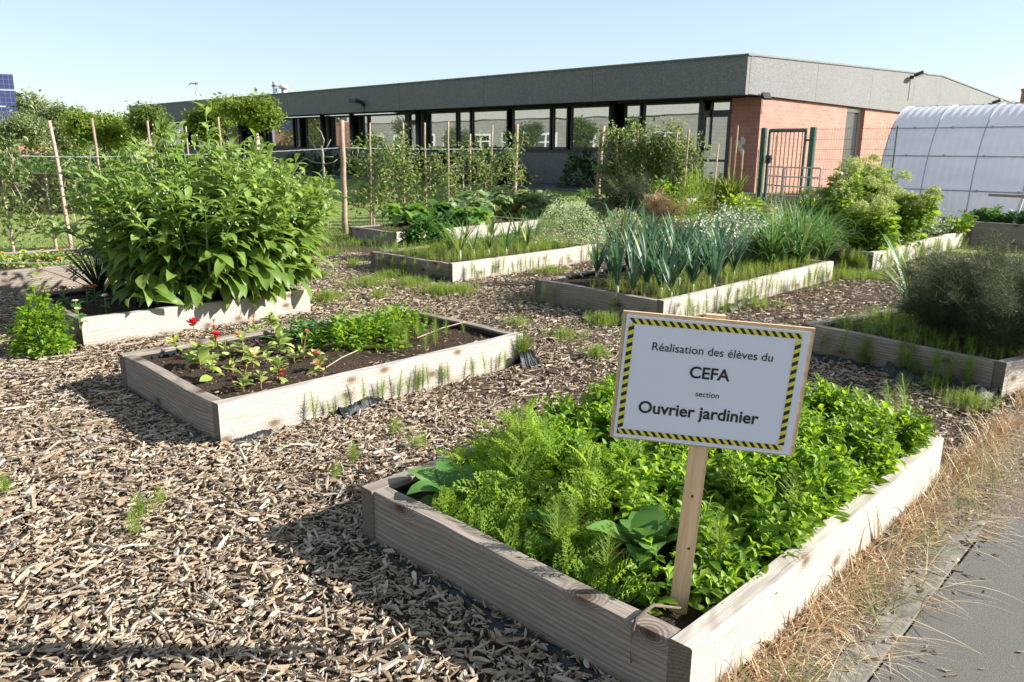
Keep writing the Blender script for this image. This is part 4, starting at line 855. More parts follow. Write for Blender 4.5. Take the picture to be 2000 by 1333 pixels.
# ---- repeated small plants, one mesh per kind shared by copies
def protos(name, fn, k, mats):                 # k variants, each a dict of part -> MB
    return [fn(np.random.default_rng(100+7*i+len(name))) for i in range(k)]
class Kind:
    """a plant kind: parts are (name, mesh) built once; place() stands a copy of the plant with its parts"""
    def __init__(self, name, cat, variants): self.name, self.cat, self.vs, self.me, self.n = name, cat, variants, {}, 0
    def place(self, loc, label, group=None, s=1.0, rz=None, var=None, sz=None):
        i = self.n % len(self.vs) if var is None else var; self.n += 1
        if i not in self.me:
            self.me[i] = []
            for pn, mb, mat, sm in self.vs[i]:
                o = mb.build(pn, mat, None, sm); self.me[i].append((pn, o.data)); bpy.data.objects.remove(o)
        rz = g.uniform(0, 6.3) if rz is None else rz
        if len(self.me[i]) == 1 and self.me[i][0][0] == self.name:
            o = bpy.data.objects.new(self.name, self.me[i][0][1]); col.objects.link(o); o.location = [float(v) for v in loc]; o.rotation_euler = (0, 0, rz); tag(o, label, self.cat, group)
        else:
            o = thing(self.name, label, self.cat, loc, group, rz)
            for pn, me in self.me[i]: c = bpy.data.objects.new(pn, me); col.objects.link(c); c.parent = o
        o.scale = (s, s, s if sz is None else sz); return o
def mk_horsetail(dense=1.0):
    def fn(q):
        b = MB(); L = 1.0; P = bent(6, (0, 0, 0), L, q.uniform(0, 6), .05, q.uniform(-.1, .25)); b.tube(P, np.linspace(.012, .005, 6), 4, .6)
        tri = np.array([(0, -.016, 0), (0, .016, 0), (1, 0, .06)]), np.array([(0, 1, 2)])
        for t_ in np.arange(.1, .98, .045):
            c0 = [np.interp(t_, np.linspace(0, 1, 6), P[:, j]) for j in range(3)]; m_ = 8; ln = np.interp(t_, [.1, .35, 1], [.24, .38, .07])
            b.scatter(*tri, frames(q.uniform(0, 6)+np.arange(m_)*6.283/m_, q.normal(.5, .16, m_), 0, ln*q.uniform(.8, 1.2, m_)) , np.tile(c0, (m_, 1)), np.clip(q.normal(.55, .2, m_), 0, 1))
        return [('horsetail', b, G['horsetail'], False)]
    return fn
HT = Kind('horsetail', 'horsetail', protos('ht', mk_horsetail(), 5, None))
def row_of(kind, pts, label, group, s0, s1, lab_fn=None):
    for p_ in pts: kind.place(p_, label, group, g.uniform(s0, s1)*1.2)
def along(key, side, n, s0, s1, off0, off1, z=None):
    q = BEDS[key]; p0, p1, out = (q['A'], q['B'], -q['u']) if side == 'front' else (q['A'], q['D'], -q['v']); s = np.sort(g.uniform(s0, s1, n)); off = g.uniform(off0, off1, n)
    xy = p0 + (p1-p0)*s[:, None] + out*off[:, None]; zz = terrain(xy[:, 0], xy[:, 1]) if z is None else np.full(n, z); return np.concatenate([xy, zz[:, None]], 1)
row_of(HT, along('b2', 'right', 26, .22, .92, .015, .06), 'feathery horsetail sprig at the foot of the dahlia bed\'s pale side board', 'horsetail along the dahlia bed side board', .1, .2)
row_of(HT, along('b2', 'right', 8, .97, 1.0, .0, .05), 'tall horsetail sprig in the clump at the far right corner of the dahlia bed', 'horsetail at the dahlia bed corner', .16, .26)
row_of(HT, along('b3', 'front', 14, .0, .85, .02, .12), 'horsetail sprig in the shade of the garlic bed\'s front board', 'horsetail before the garlic bed front board', .12, .26)
row_of(HT, along('b3', 'right', 24, .05, 1.0, .02, .1), 'horsetail sprig against the sunlit side board of the garlic bed', 'horsetail along the garlic bed side board', .1, .26)
row_of(HT, along('b4', 'front', 10, .03, .95, .02, .1), 'horsetail sprig against the shaded front board of the leek bed', 'horsetail before the leek bed front board', .1, .24)
row_of(HT, along('b4', 'right', 46, .05, 1.0, .02, .22), 'horsetail sprig along the sunlit side board of the leek bed', 'horsetail along the leek bed side board', .12, .3)
row_of(HT, along('b6', 'front', 24, .0, 1, .02, .2), 'horsetail sprig in the shade of the lovage bed\'s front board', 'horsetail before the lovage bed front board', .14, .3)
row_of(HT, along('b6', 'right', 40, .0, .9, .02, .25), 'horsetail sprig along the sunlit side board of the lovage bed', 'horsetail along the lovage bed side board', .12, .32)
row_of(HT, along('b5', 'front', 26, .1, .95, .02, .1), 'dark horsetail sprig against the shaded front board of the fennel bed', 'horsetail before the fennel bed front board', .14, .3)
q = BEDS['b2']; pts = [(*bed_xy('b2', np.array(a), np.array(c)), q['z']) for a, c in zip(g.uniform(.62, .97, 20), g.uniform(.05, .9, 20))]
row_of(HT, pts, 'horsetail sprig on the bare far end of the dahlia bed', 'horsetail inside the dahlia bed', .1, .2)
q = BEDS['b1']; hb = [(1420, 960, .28), (1640, 800, .28), (1690, 790, .26), (1735, 790, .3), (1765, 800, .34), (1090, 1040, .26), (1120, 1010, .24), (1010, 830, .25), (1130, 960, .2), (1560, 1000, .3), (1400, 1070, .26), (1250, 900, .25), (1010, 870, .3), (985, 900, .26), (1180, 1090, .22), (1705, 850, .3)]
for px, py, sz in hb: HT.place(at(px, py+70, q['z']), 'fine horsetail spire rising out of the greenery of the nearest bed', 'horsetail in the nearest bed', sz*1.1)
# mats of young horsetail in three of the beds and weeds on the paths
def carpet(name, label, pts, h0, h1, cat, mat=None, n_blades=1):
    b = MB(); V = []; tri = np.array([(0, -.02, 0), (0, .02, 0), (1, 0, .05)]), np.array([(0, 1, 2)]); n = len(pts); hs = g.uniform(h0, h1, n)
    st = np.array([(-.008, 0, 0), (.008, 0, 0), (.004, 0, 1), (-.004, 0, 1)]), np.array([(0, 1, 2, 3)])
    M = frames(g.uniform(0, 6.3, n), 0, 0, hs); b.scatter(*st, M, pts, np.clip(g.normal(.55, .2, n), 0, 1))
    for t_ in np.arange(.12, 1, .1):
        for k in range(5):
            b.scatter(*tri, frames(g.uniform(0, 6.3, n), g.normal(.5, .25, n), 0, hs*np.interp(t_, [.1, .4, 1], [.22, .36, .08])*1.25), pts+np.stack([0*hs, 0*hs, hs*t_], -1), np.clip(g.normal(.7, .2, n), 0, 1))
    return tag(b.build(name, mat or G['horsetail']), label, cat, kind='stuff')
def bed_pts(key, n, s0=0, s1=1, w0=0, w1=1): q = BEDS[key]; xy = bed_xy(key, g.uniform(s0, s1, n), g.uniform(w0, w1, n)); return np.concatenate([xy, np.full((n, 1), q['z']-.005)], 1)
carpet('horsetail_carpet', 'mat of young horsetail over the soil of the garlic bed', bed_pts('b3', 1200), .07, .2, 'horsetail mat')
carpet('horsetail_carpet', 'mat of young horsetail between the leeks', bed_pts('b4', 900, 0, 1, 0, .6), .06, .2, 'horsetail mat')
carpet('horsetail_carpet', 'pale green horsetail mat on the soil of the fennel bed', bed_pts('b5', 1300, 0, 1, .0, 1), .06, .17, 'horsetail mat')
def blobs(specs, dens):
    out = []
    for px, py, rx, n in specs:
        n = int(n*2.9)
        c = on_ground(px, py); k = m_per_px(c)*rx; a = g.uniform(0, 6.3, n); rr = np.abs(g.normal(0, .62, n))*k; P = np.stack([c[0]+rr*np.cos(a), c[1]+rr*np.sin(a), 0*a], -1); P[:, 2] = terrain(P[:, 0], P[:, 1])+.01; out.append(P)
    P = np.concatenate(out); return P[~in_beds(P, .01)]
specs = [(640, 500, 38, 150), (680, 640, 40, 60), (640, 590, 45, 120), (720, 560, 60, 130), (860, 575, 55, 160), (800, 560, 45, 110), (910, 545, 40, 70), (900, 575, 40, 90), (1180, 635, 38, 110), (760, 545, 40, 80), (1060, 590, 60, 60), (690, 520, 36, 60), (960, 530, 60, 110), (1070, 535, 50, 90), (1100, 665, 50, 40), (1165, 700, 30, 40), (280, 1015, 26, 9), (310, 990, 20, 5), (270, 1050, 22, 5), (15, 970, 24, 7), (690, 905, 24, 7), (660, 940, 20, 4), (775, 855, 22, 6), (810, 880, 26, 8), (1560, 560, 60, 90), (1650, 545, 60, 120), (1700, 545, 50, 100), (1480, 600, 60, 60), (1820, 760, 60, 40), (1400, 610, 40, 60), (1210, 600, 30, 30), (740, 585, 30, 40), (1340, 560, 40, 40), (630, 545, 30, 60), (1010, 640, 30, 30), (1260, 480, 60, 120), (1690, 470, 50, 60), (1890, 800, 60, 60), (690, 480, 40, 60)]
P = blobs(specs, 1); carpet('weeds', 'low feathery green weeds growing through the bark chips', P, .025, .13, 'weeds')

# ---- strap-leaved plants
def mk_strap(nl, L, wd, spread, bend, kinks, shaft, mats, fold=.35, tmean=.5, tvar=.16):
    def fn(q):
        fb, sb = MB(), MB()
        for k in range(nl):
            a = k*math.pi + q.normal(0, .5) if shaft else q.uniform(0, 6.3); l_ = L*q.uniform(.6, 1.05)
            V, F = strap(l_, wd*q.uniform(.7, 1.15), 9, max(.05, q.normal(bend, bend*.5)), abs(q.normal(spread, spread*.5)), fold, q.uniform(.55, .85) if q.uniform() < kinks else None, 1.8)
            z0 = shaft*q.uniform(.35, 1) if shaft else 0; fb.add(rotz(V, a, 1, (0, 0, z0)), F, np.clip(q.normal(tmean, tvar) + (.4 if q.uniform() < .06 else 0), 0, 1))
        out = []
        if shaft: sb.tube([(0, 0, -.03), (0, 0, shaft*.6), (0, 0, shaft*1.1)], [.02, .018, .012], 8); out.append(('shaft', sb, G['leekshaft'], True))
        return out + [('foliage', fb, mats, True)]
    return fn
LEEK = Kind('leek', 'leek', protos('leek', mk_strap(14, .70, .05, .27, .4, .28, .12, G['leek']), 6, None))
GARL = Kind('garlic', 'garlic', protos('garlic', mk_strap(13, .56, .032, .36, .4, .15, .1, G['garlic'], tmean=.62), 5, None))
CHIV = Kind('welsh_onion', 'onion', protos('chive', mk_strap(60, .55, .012, .4, .3, .05, 0, G['chive'], .8), 2, None))
SGRS = Kind('chive_clump', 'chives', protos('chv2', mk_strap(130, .6, .018, .3, 1.1, .2, 0, G['garlic'], .5, .6), 3, None))
q = BEDS['b4']
lk = [(1165, 545, 440, 'leftmost leek, leaning out over the left corner of the leek bed'), (1195, 560, 430, 'small leek at the front board of the leek bed, second from the left'), (1210, 530, 375, 'tall leek with two upright blades at the back left of the leek bed'), (1205, 575, 440, 'leek with a browned stem near the front board of its bed'), (1258, 545, 385, 'tall grey green leek at the back, left of the bed\'s middle'), (1262, 570, 420, 'wide fanned leek in the front middle of the leek bed'), (1290, 580, 440, 'bent leek with two drooping silver blades near the front corner'), (1300, 540, 395, 'leek with the tallest blade in the back middle of the leek bed'), (1325, 560, 425, 'dark blue green leek in the thick of the bed\'s middle'), (1335, 530, 420, 'upright leek half hidden in the middle of the bed'), (1352, 572, 440, 'leek with a long yellowing blade leaning right'), (1370, 545, 425, 'slim leek behind the yellowing one'), (1395, 530, 400, 'pointed narrow leek before the white rocket flowers'), (1393, 570, 440, 'leek with a folded blade beside the sunlit side board'), (1408, 545, 425, 'upright leek in the right of the leek bed'), (1432, 545, 440, 'lone broad bladed leek at the right end of the leeks'), (1310, 585, 470, 'small yellowish leek close to the bed\'s front corner'), (1235, 580, 470, 'low spreading leek by the front board\'s middle')]
lp = []
for px, py, pt, lab in lk:
    c = at(px, py, q['z']); s_ = (top_of(c, pt)-c[2])/.76; LEEK.place(c, lab, 'leeks in the leek bed', s_); lp.append(c)
for px, py, pt in ((1225, 535, 425), (1245, 528, 415), (1278, 530, 400), (1312, 528, 430), (1325, 545, 405), (1350, 535, 400), (1375, 530, 420), (1300, 560, 430), (1240, 558, 430), (1345, 555, 440), (1415, 530, 425), (1270, 555, 415), (1385, 555, 430), (1190, 540, 450)):
    c = at(px, py, q['z']); LEEK.place(c, 'blue green leek in the crowded inner rows of the leek bed', 'leeks in the inner rows', (top_of(c, pt)-c[2])/.76)
q = BEDS['b3']
for px, py, pt, lab in ((878, 500, 432, 'leftmost young garlic plant of the garlic bed'), (898, 508, 425, 'garlic plant with the tallest narrow blades, second from the left'), (925, 502, 440, 'upright thin garlic in the front row, third from the left'), (954, 500, 436, 'slim garlic plant right of the bed corner'), (988, 498, 432, 'wide open garlic with broad arched blades'), (1030, 492, 425, 'garlic with one yellow blade, left of the pale mound'), (960, 470, 420, 'garlic plant at the back of the garlic bed beside the rhubarb'), (1045, 480, 418, 'garlic plant touching the pale flowering mound'), (910, 478, 420, 'garlic plant in the back row with thin brown tips'), (1010, 475, 415, 'tall sparse garlic behind the wide open one')):
    c = at(px, py, q['z']); GARL.place(c, lab, 'garlic in the garlic bed', (top_of(c, pt)-c[2])/.46)
c = at(1770, 565, .2) ; c = at(1768, 612, .2)
BIGG = Kind('elephant_garlic', 'garlic', protos('bigg', mk_strap(22, .95, .042, .45, .95, .3, .25, G['garlic'], .3, .62, .2), 1, None)); BIGG.place(c, 'big pale garlic with long arched yellow tipped blades beside the bronze fennel', None, (top_of(c, 435)-c[2])/.9)
c = at(195, 572, .19); CHIV.place(c, 'dark tubular welsh onion clump fanning out left of the comfrey', None, 1.75, .4, sz=1.35)
CHIV.place(c+[.3, .25, 0], 'smaller welsh onion clump half hidden behind the comfrey leaves', None, 1.0, 2.0)
for px, py, pt, lab in ((1530, 505, 415, 'arching chive clump at the far end of the leek bed, left half'), (1590, 500, 420, 'arching chive clump overhanging the far corner of the leek bed'), (1480, 470, 410, 'chive clump behind the white rocket flowers'), (1575, 475, 385, 'tall chive clump in front of the lovage')):
    c = at(px, py, .2); SGRS.place(c, lab, 'chive clumps by the leek bed', (top_of(c, pt)-c[2])/.42)
# ---- rosettes of broad leaves
def mk_rosette(nl, L, wd, el, mat, dr=1.0):
    def fn(q):
        b = MB()
        for k in range(nl):
            V, F = leaf(L*q.uniform(.6, 1.05), wd*L*q.uniform(.8, 1.15), 7, q.normal(dr, .25), .14, .95, .62, .03, .14, .25); V = V.copy()
            e = q.normal(el, .28) ; ce, se = math.cos(e), math.sin(e); V = np.stack([V[:, 0]*ce-V[:, 2]*se, V[:, 1], V[:, 0]*se+V[:, 2]*ce], -1); b.add(rotz(V, k*2.4+q.normal(0, .2)), F, np.clip(q.normal(.5, .2), 0, 1))
        return [('foxglove', b, mat, True)]
    return fn
FOX = Kind('foxglove', 'leafy rosette', protos('fox', mk_rosette(11, .25, .5, .75, G['broad']), 3, None))
FOX.place(at(1262, 1090, .2), 'large broad leaved rosette just left of the sign stake', None, 1.02); FOX.place(at(888, 985, .17), 'pale broad leaved rosette in the left corner of the nearest bed', None, 1.0); FOX.place(at(1075, 1060, .18), 'broad leaf seedling between the yarrow and the mint', None, .72)
c = at(1020, 1005, .17); GT = Kind('onion_tuft', 'onion', protos('gt', mk_strap(9, .42, .014, .3, .35, .35, .05, G['garlic'], .5, .6), 1, None)); GT.place(c, 'thin upright onion tuft standing in the yarrow', None, (top_of(c, 870)-c[2])/.45)

# ---- dahlias
def flower(b, c, rad, kind, q, tilt=(0, 0, 1)):
    rad = rad*1.2
    pt = leaf(1, .45, 3, -.3, .1, .8, .6)
    rings = {'full': ((14, .35, 1), (12, .8, .8), (8, 1.2, .55)), 'open': ((9, .3, 1), (7, .75, .7)), 'bud': ((6, 1.25, .9),), 'spike': ((8, .2, .7), (8, .9, .6))}[kind]
    for m_, el, s_ in rings: b.scatter(*pt, frames(q.uniform(0, 1)+np.arange(m_)*6.283/m_, el+q.normal(0, .1, m_), 0, rad*s_*q.uniform(.85, 1.1, m_)), np.tile(c, (m_, 1)), .5)
DL = [leaf(1, .46, 5, dr, .1, .9, .7, .03, .1, .15) for dr in (.5, .9, 1.2)]
def dahlia(px, py, fl, label, nleaf=16, s=1.0):
    c = at(px, py, BEDS['b2']['z']); r = thing('dahlia', label, 'dahlia', c, 'dahlias in the dark soil bed'); q = np.random.default_rng(px*7+py)
    hmax = .125*s; lb, sb = MB(), MB()
    sb.tube([(0, 0, -.02), (0, 0, hmax)], .004, 5)
    for k in range(nleaf):
        z = hmax*q.uniform(.08, 1); l_ = .115*s*q.uniform(.65, 1.25)*(1.15-.5*z/hmax); lb.scatter(*DL[k % 3], frames([k*2.4+q.normal(0, .3)], [q.normal(.25, .3) + .5*z/hmax], [q.normal(0, .25)], [l_]), [(0, 0, z)], [np.clip(q.normal(.6, .2), 0, 1)])
    for fx, fy, kind, mat, rad in fl:
        tz = top_of(c, fy); dx = (fx-px)*m_per_px(c); e = np.array([dx*rt[0], dx*rt[1], tz-c[2]]); sb.tube([(0, 0, hmax*.6), e*[.5, .5, .6]+[0, 0, .02], e], .0032, 5); f = MB(); flower(f, e, rad, kind, q); f.build('flower', G[mat], r, True)
        if kind == 'full': f = MB(); flower(f, e-[0, 0, .018], rad*.7, 'open', q); f.build('flower', G[mat], r, True)
    sb.build('stem', G['redstem'], r); lb.build('foliage', G['dahlia'], r, True)
dahlia(344, 692, [(345, 662, 'bud', 'yellow', .025)], 'dahlia with one yellow bud at the left of the dahlia bed', 14, .8)
dahlia(392, 722, [(385, 632, 'full', 'red', .046)], 'dahlia with a round scarlet flower on a tall stem', 22, 1.15)
dahlia(424, 700, [(426, 655, 'full', 'red', .036), (423, 640, 'spike', 'red', .03), (424, 627, 'spike', 'magenta', .022)], 'dahlia with a red and magenta flower spike', 12, .9)
dahlia(416, 742, [], 'flowerless dahlia in front of the red and magenta one, nearest the front board', 16, .9)
dahlia(476, 698, [(468, 655, 'full', 'orange', .022)], 'dahlia with a small round orange flower', 18, 1.0)
dahlia(495, 716, [(497, 693, 'full', 'cream', .045)], 'dahlia with a large creamy white flower', 16, .8)
dahlia(546, 690, [(548, 659, 'bud', 'pink', .028)], 'dahlia with broad pale leaves and a pink bud', 20, 1.15)
dahlia(497, 660, [(498, 620, 'spike', 'orange', .03)], 'dahlia with an orange red tip behind, near the back board', 12, .9)
dahlia(594, 700, [(603, 647, 'spike', 'orange', .024)], 'dahlia with a slim reddish stem and an orange tip', 12, .75)
dahlia(617, 705, [(617, 692, 'open', 'salmon', .045)], 'dahlia with an open salmon trumpet flower', 8, .6)
dahlia(625, 728, [(622, 713, 'open', 'salmon', .04), (608, 716, 'bud', 'pink', .024)], 'low dahlia with two salmon flowers by the side board', 12, .7)
dahlia(545, 742, [(552, 727, 'full', 'red', .022)], 'bushy dahlia with one small dark red flower', 18, .9)
dahlia(476, 762, [(485, 718, 'bud', 'yellow', .02)], 'low pale dahlia at the front corner with a yellow bud above it', 14, .8)
dahlia(530, 640, [], 'leafy dahlia without flowers beside the strawberry patch', 20, .9)
for k_, (px, py) in enumerate(((440, 690), (520, 705), (575, 715), (455, 728), (370, 705), (590, 680), (510, 755), (560, 665))):
    dahlia(px, py, [], 'flowerless young dahlia seedling, ' + ('between the two red flowers\' plants and the back board', 'right of the creamy white flower', 'left of the salmon trumpet flower', 'in front of the small orange flower', 'left of the scalet flower'.replace('scalet', 'scarlet'), 'under the leafy patch\'s left edge', 'at the side board near the front corner', 'behind the broad pale leaves')[k_], 9, .62)
# strawberry and sage patch further along the same bed
def leafmound(name, c, rx, ry, hz, n, size, mat, label, cat, kind=None, lf=None, el0=.5, tm=.5, group=None, stems=0, parent=None, tv=.2, shell=.5):
    lf = lf or [leaf(1, .62, 3, .5, .15, .9, .7, 0, .1, .1), leaf(1, .55, 3, .9, .2, .9, .7, 0, .1, .2)]
    b = MB(); a = g.uniform(0, 6.3, n); ph = np.arccos(g.uniform(0.0, 1, n)); rr = g.uniform(shell, 1.0, n)**.6*(1+.18*np.sin(a*3+ph*4)+.12*np.sin(a*7-ph*6))
    P = np.stack([rx*rr*np.sin(ph)*np.cos(a), ry*rr*np.sin(ph)*np.sin(a), hz*rr*np.cos(ph)], -1); P[:, 2] = np.maximum(P[:, 2], .01)
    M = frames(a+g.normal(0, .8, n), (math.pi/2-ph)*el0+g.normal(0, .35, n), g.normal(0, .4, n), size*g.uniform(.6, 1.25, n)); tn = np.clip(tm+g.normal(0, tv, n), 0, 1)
    for k in range(len(lf)): i = np.arange(n) % len(lf) == k; b.scatter(*lf[k], M[i], P[i], tn[i])
    if parent is not None: return b.build(name, mat, parent, True)
    r = thing(name, label, cat, c, group); b.build('foliage', mat, r, True); s_ = MB()
    for k in range(stems): a_ = g.uniform(0, 6.3); e = np.array([rx*.8*math.cos(a_)*g.uniform(.2, 1), ry*.8*math.sin(a_)*g.uniform(.2, 1), hz*g.uniform(.5, .95)]); s_.tube([(0, 0, -.02), e*.5*[.6, .6, 1], e], .004+hz*.004, 4)
    if stems: s_.build('stem', G['stem'], r)
    if kind: r['kind'] = kind
    return r
z2 = BEDS['b2']['z']
leafmound('strawberry', at(700, 668, z2), .34, .34, .18, 1000, .05, G['mint'], 'dense low strawberry like patch in the middle of the dahlia bed', 'leafy patch', tm=.55, stems=16)
leafmound('strawberry', at(610, 664, z2), .22, .24, .15, 520, .045, G['broad'], 'darker leafy patch at the back of the dahlia bed, beside the dahlias', 'leafy patch', tm=.45, stems=10)
leafmound('strawberry', at(770, 650, z2), .26, .24, .2, 600, .045, G['mint'], 'leafy patch with taller shoots toward the far end of the dahlia bed', 'leafy patch', tm=.6, stems=10)
o = MB(); a_, b_2 = at(637, 718, z2+.04), at(698, 685, z2+.1); o.tube([(0, 0, 0), (b_2-a_)*.5+[0, 0, .01], b_2-a_], .0032, 6); tag(o.build('twig', G['palebark'], loc=a_), 'bleached twig lying across the dahlia bed by the leafy patch', 'twig')
o = MB(); a_, b_2 = at(815, 660, z2+.08), at(909, 629, .26); o.tube([(0, 0, 0), (b_2-a_)*.5+[0, 0, .012], b_2-a_], .003, 6); tag(o.build('twig', G['palebark'], loc=a_), 'thin pale twig leaning on the far end board of the dahlia bed', 'twig')
# ---- shrub at the comfrey bed's corner, small flowers in that bed
c = on_ground(88, 692); r = leafmound('dahlia_bush', c, .2, .2, .42, 900, .058, G['mint'], 'bright green leafy bush growing on the chips at the comfrey bed corner', 'bush', tm=.62, stems=14)
r2 = leafmound('foliage', c, .1, .1, .58, 260, .05, G['mint'], None, None, tm=.75, parent=r)
for px, py, mat, rad, lab in ((152, 590, 'cream', .028, 'upper white snapdragon flower beside the corner bush'), (156, 606, 'cream', .03, 'lower white snapdragon flower beside the corner bush'), (128, 566, 'bronze', .05, 'dull orange flower head in the shade left of the comfrey'), (172, 566, 'bronze', .055, 'larger dull orange flower head in the comfrey\'s shade'), (188, 562, 'orange', .035, 'small orange flower head in the comfrey\'s shade'), (208, 580, 'white_flower', .035, 'single white daisy flower on the soil of the comfrey bed')):
    c = at(px, py+32, .19); r = thing('bedding_flower', lab, 'flower', c); q = np.random.default_rng(px); zt = top_of(c, py)-c[2]; f, sb, lb = MB(), MB(), MB(); flower(f, np.array([0, 0, zt]), rad, 'full', q); f.build('flower', G[mat], r, True); sb.tube([(0, 0, -.02), (0, 0, zt)], .004, 5); sb.build('stem', G['stem'], r)
    for k in range(9): lb.scatter(*DL[k % 3], frames([k*2.4], [.4], [0], [.08]), [(0, 0, zt*q.uniform(.1, .8))], [.4])
    lb.build('foliage', G['broad'], r, True)
# ---- marigolds in the shaded left bed
mcol = ['yellow', 'orange', 'yellow', 'salmon', 'orange', 'yellow', 'salmon', 'yellow', 'orange']
for k, (px, py) in enumerate(((8, 496), (20, 503), (47, 492), (80, 512), (118, 508), (86, 491), (158, 500), (163, 508), (122, 490))):
    c = at(px, py+18, .2); r = thing('marigold', ('yellow', 'deep orange', 'pale yellow', 'salmon', 'bright orange', 'golden', 'small salmon', 'tall yellow', 'small orange')[k] + ' marigold in the shaded bed at the left edge, ' + ('leftmost', 'beside the leftmost', 'below the two thin trunks', 'before the wire', 'behind the onion blades', 'at the back board', 'half behind the onion', 'beside the comfrey', 'near the reddish stake')[k], 'marigold', c, 'marigolds in the left bed'); q = np.random.default_rng(k); zt = top_of(c, py)-c[2]
    f, sb = MB(), MB(); flower(f, np.array([0, 0, zt]), .032, 'full', q); f.build('flower', G[mcol[k]], r, True); sb.tube([(0, 0, -.02), (0, 0, zt)], .004, 5); sb.build('stem', G['stem'], r); leafmound('foliage', None, .16, .16, zt*.75, 120, .06, G['dahlia'], None, None, parent=r, tm=.5)
# ---- the pale flowering mound
def fmound(c, rx, ry, hz, n, label, name='candytuft', size=.014):
    r = thing(name, label, 'flowering mound', c); leafmound('foliage', None, rx, ry, hz*.95, int(n*.4), .05, G['cardoon'], None, None, lf=[leaf(1, .16, 2, .5, .1)], parent=r, tm=.35, el0=.9)
    b = MB(); m_ = n; a = g.uniform(0, 6.3, m_); ph = np.arccos(g.uniform(.05, 1, m_)); rr = g.uniform(.93, 1.06, m_)*(1+.08*np.sin(a*4+ph*3)+.05*np.sin(a*9))
    P = np.stack([rx*rr*np.sin(ph)*np.cos(a), ry*rr*np.sin(ph)*np.sin(a), hz*rr*np.cos(ph)], -1); dm = np.array([(-.5, 0, 0), (0, -.5, .1), (.5, 0, 0), (0, .5, .1)]), np.array([(0, 1, 2, 3)])
    b.scatter(*dm, frames(g.uniform(0, 6.3, m_), g.normal(0, .6, m_), g.normal(0, .6, m_), size*g.uniform(.7, 1.6, m_)), P, np.clip(g.normal(.5, .3, m_), 0, 1)); b.build('flower', G['mound_flower'], r)['kind'] = 'stuff'; return r
c = at(1110, 478, .2); k = m_per_px(c); fmound(c, 80*k, 62*k, top_of(c, 395)-.2, 5200, 'rounded mound of tiny pale flowers at the right of the garlic bed')
c = at(1215, 462, .2); k = m_per_px(c); fmound(c, 48*k, 40*k, top_of(c, 410)-.2, 1800, 'lower paler flower mound to the right of the rounded one')
# ---- fine-leaved fennel
def fennel(c, rx, hz, n, label, mat='fennel', name='fennel', cat='fennel', ln=.07, wdt=.0026):
    r = thing(name, label, cat, c); b, sb = MB(), MB(); st = 38; tips = []
    for k in range(st):
        a = g.uniform(0, 6.3); le = math.sqrt(g.uniform(0, 1)); P = bent(7, (le*rx*.3*math.cos(a), le*rx*.3*math.sin(a), 0), hz*(g.uniform(.45, 1.02) if g.uniform() < .8 else g.uniform(1.0, 1.2))*(1-.2*le), a+g.normal(0, .3), .15+.6*le+g.normal(0, .08), .35*le); sb.tube(P, np.linspace(.007, .0025, 7), 4); tips.append(P)
    m_ = n//9; cl = []
    for k in range(m_):
        P = tips[g.integers(0, st)]; t_ = g.uniform(.15, 1)**.8; c0 = np.array([np.interp(t_, np.linspace(0, 1, 7), P[:, j]) for j in range(3)]); cl.append(c0 + g.normal(0, 1, 3)*[rx*.11, rx*.11, hz*.06])
    cl = np.repeat(np.array(cl), 9, 0); cl += g.normal(0, .018, cl.shape); cl[:, 2] = np.abs(cl[:, 2]); N_ = len(cl); ht = np.clip(cl[:, 2]/hz, 0, 1)  # ht lightens the upper threads: the sunlit top is put into the tint
    tri = np.array([(0, -.5*wdt/ln, 0), (0, .5*wdt/ln, 0), (1, 0, .05)]), np.array([(0, 1, 2)])
    b.scatter(*tri, frames(g.uniform(0, 6.3, N_), g.normal(.45, .5, N_), g.uniform(0, 3, N_), ln*g.uniform(.5, 1.3, N_)), cl, np.clip(g.normal(.35, .2, N_)+.3*ht, 0, 1)); b.build('foliage', G[mat], r); sb.build('stem', G['stem'], r); return r
for px, py, rx, pt, n, lab in ((1880, 660, 95, 478, 70000, 'big dark bronze fennel, the left half of the cloud in the fennel bed'), (1985, 690, 115, 462, 76000, 'bronze fennel cloud cut by the right edge of the photo'), (1935, 620, 90, 500, 44000, 'bronze fennel plume behind the two big clouds')):
    c = at(px, py, .2); fennel(c, rx*m_per_px(c), top_of(c, pt)-.2, n, lab)
c = on_ground(1238, 412, .2); k = m_per_px(c); fennel(c, 44*k, top_of(c, 336)-c[2], 14000, 'brownish green fennel bush behind the leeks, beside the tall stake', ln=.09, wdt=.006)
c = on_ground(1300, 425, .2); k = m_per_px(c); fennel(c, 40*k, top_of(c, 370)-c[2], 6000, 'sparse dried straw coloured herb right of the fennel bush', 'straw', 'dry_herb', 'dry herb', .1, .006)
